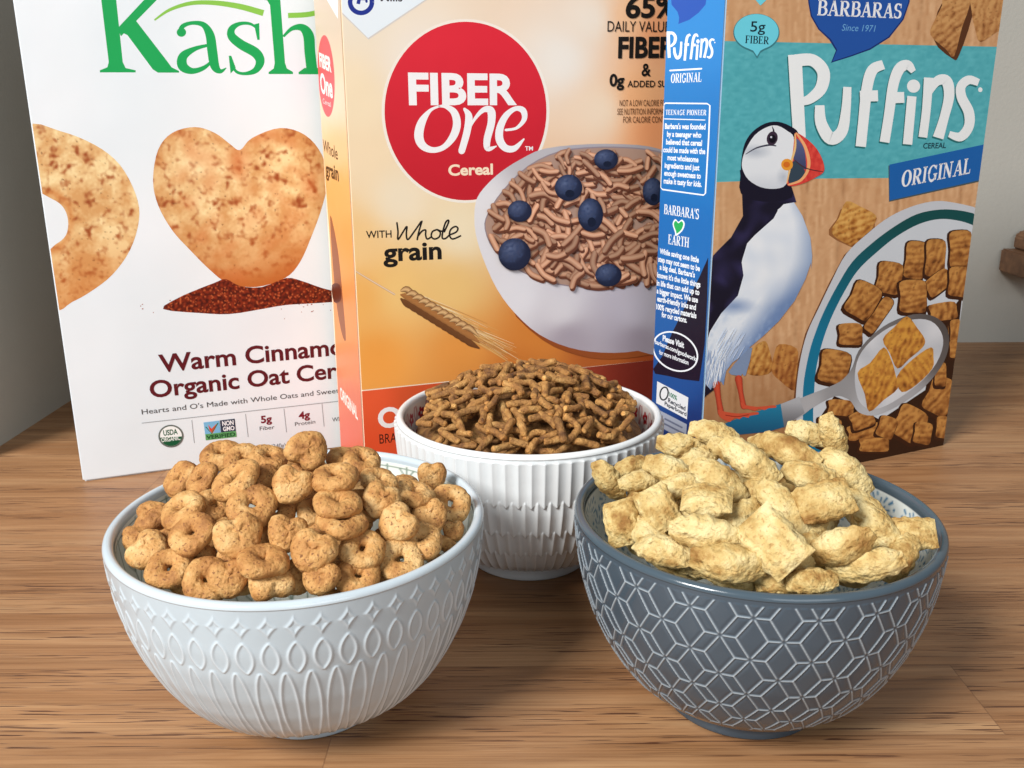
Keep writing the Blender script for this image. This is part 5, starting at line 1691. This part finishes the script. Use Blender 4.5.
for k, (s_, a, b) in enumerate((("Barbara's was founded", 85, 258), ("by a teenager who", 94, 240), ("believed that cereal", 90, 243), ("could be made with the", 78, 257), ("most wholesome", 96, 228), ("ingredients and just", 84, 232), ("enough sweetness to", 82, 238), ("make it tasty for kids.", 80, 242))):
    A.text(s_, (a, 165 + 33.2 * k), (b, 168 + 35 * k), 23, WT, t=tS5, bold=0.03)
A.text("BARBARA'S", (80, 528), (230, 552), 42, WT, t=tS5, serif=True)
A.poly([(118, 570), (130, 550), (143, 562), (158, 552), (170, 570), (160, 600), (132, 622), (128, 606)], WT, t=tS5, sm=3)
A.poly([(123, 572), (132, 557), (143, 568), (156, 559), (164, 572), (155, 596), (136, 612), (133, 602)], (40, 170, 90), t=tS5, sm=3)
A.text("EARTH", (98, 656), (188, 672), 42, WT, t=tS5, serif=True)
A.poly([(276, 30), (240, 110), (200, 190), (165, 265), (130, 335), (90, 430), (46, 478), (62, 500), (110, 508), (170, 522), (240, 530), (262, 380), (272, 200)], NV_, t=tS6)
for k, (s_, a, b) in enumerate((("While saving one little", 80, 238), ("step may not seem to be", 74, 242), ("a big deal, Barbara's", 80, 222), ("knows it's the little things", 70, 244), ("in life that can add up to", 68, 240), ("a bigger impact. We use", 68, 234), ("earth-friendly inks and", 70, 226), ("100% recycled materials", 66, 228), ("for our cartons.", 88, 190))):
    A.text(s_, (a, 14 + 32 * k), (b, 14 + 32 * k + 0.235 * (b - a)), 22, WT, t=tS6, bold=0.03)
A.loop(143, 410, 96, 72, 6, WT, t=tS6, rot=32)
A.text("Please Visit", (92, 366), (178, 396), 24, WT, t=tS6, bold=0.03)
A.text("barbaras.com/goodworks", (62, 378), (232, 452), 18, WT, t=tS6, bold=0.02)
A.text("for more information", (78, 420), (196, 464), 18, WT, t=tS6, bold=0.02)
A.poly([(70, 530), (196, 596), (190, 684), (66, 618)], (216, 222, 226), t=tS6)
A.loop(98, 580, 16, 26, 6, (30, 44, 50), t=tS6, rot=10)
A.text("100%", (118, 590), (150, 608), 18, (20, 110, 80), t=tS6, bold=0.03)
A.text("Recycled", (114, 614), (184, 650), 18, (30, 44, 60), t=tS6, bold=0.03)
A.text("Paperboard", (100, 626), (188, 672), 16, (30, 44, 60), t=tS6, bold=0.03)
A.poly([(66, 640), (190, 704), (186, 772), (62, 704)], (150, 160, 176), t=tS6)
A.stroke([(102, 682), (170, 717)], 7, (96, 106, 128), t=tS6, sm=0)
A.stroke([(96, 700), (176, 741)], 7, (96, 106, 128), t=tS6, sm=0)
A.done()
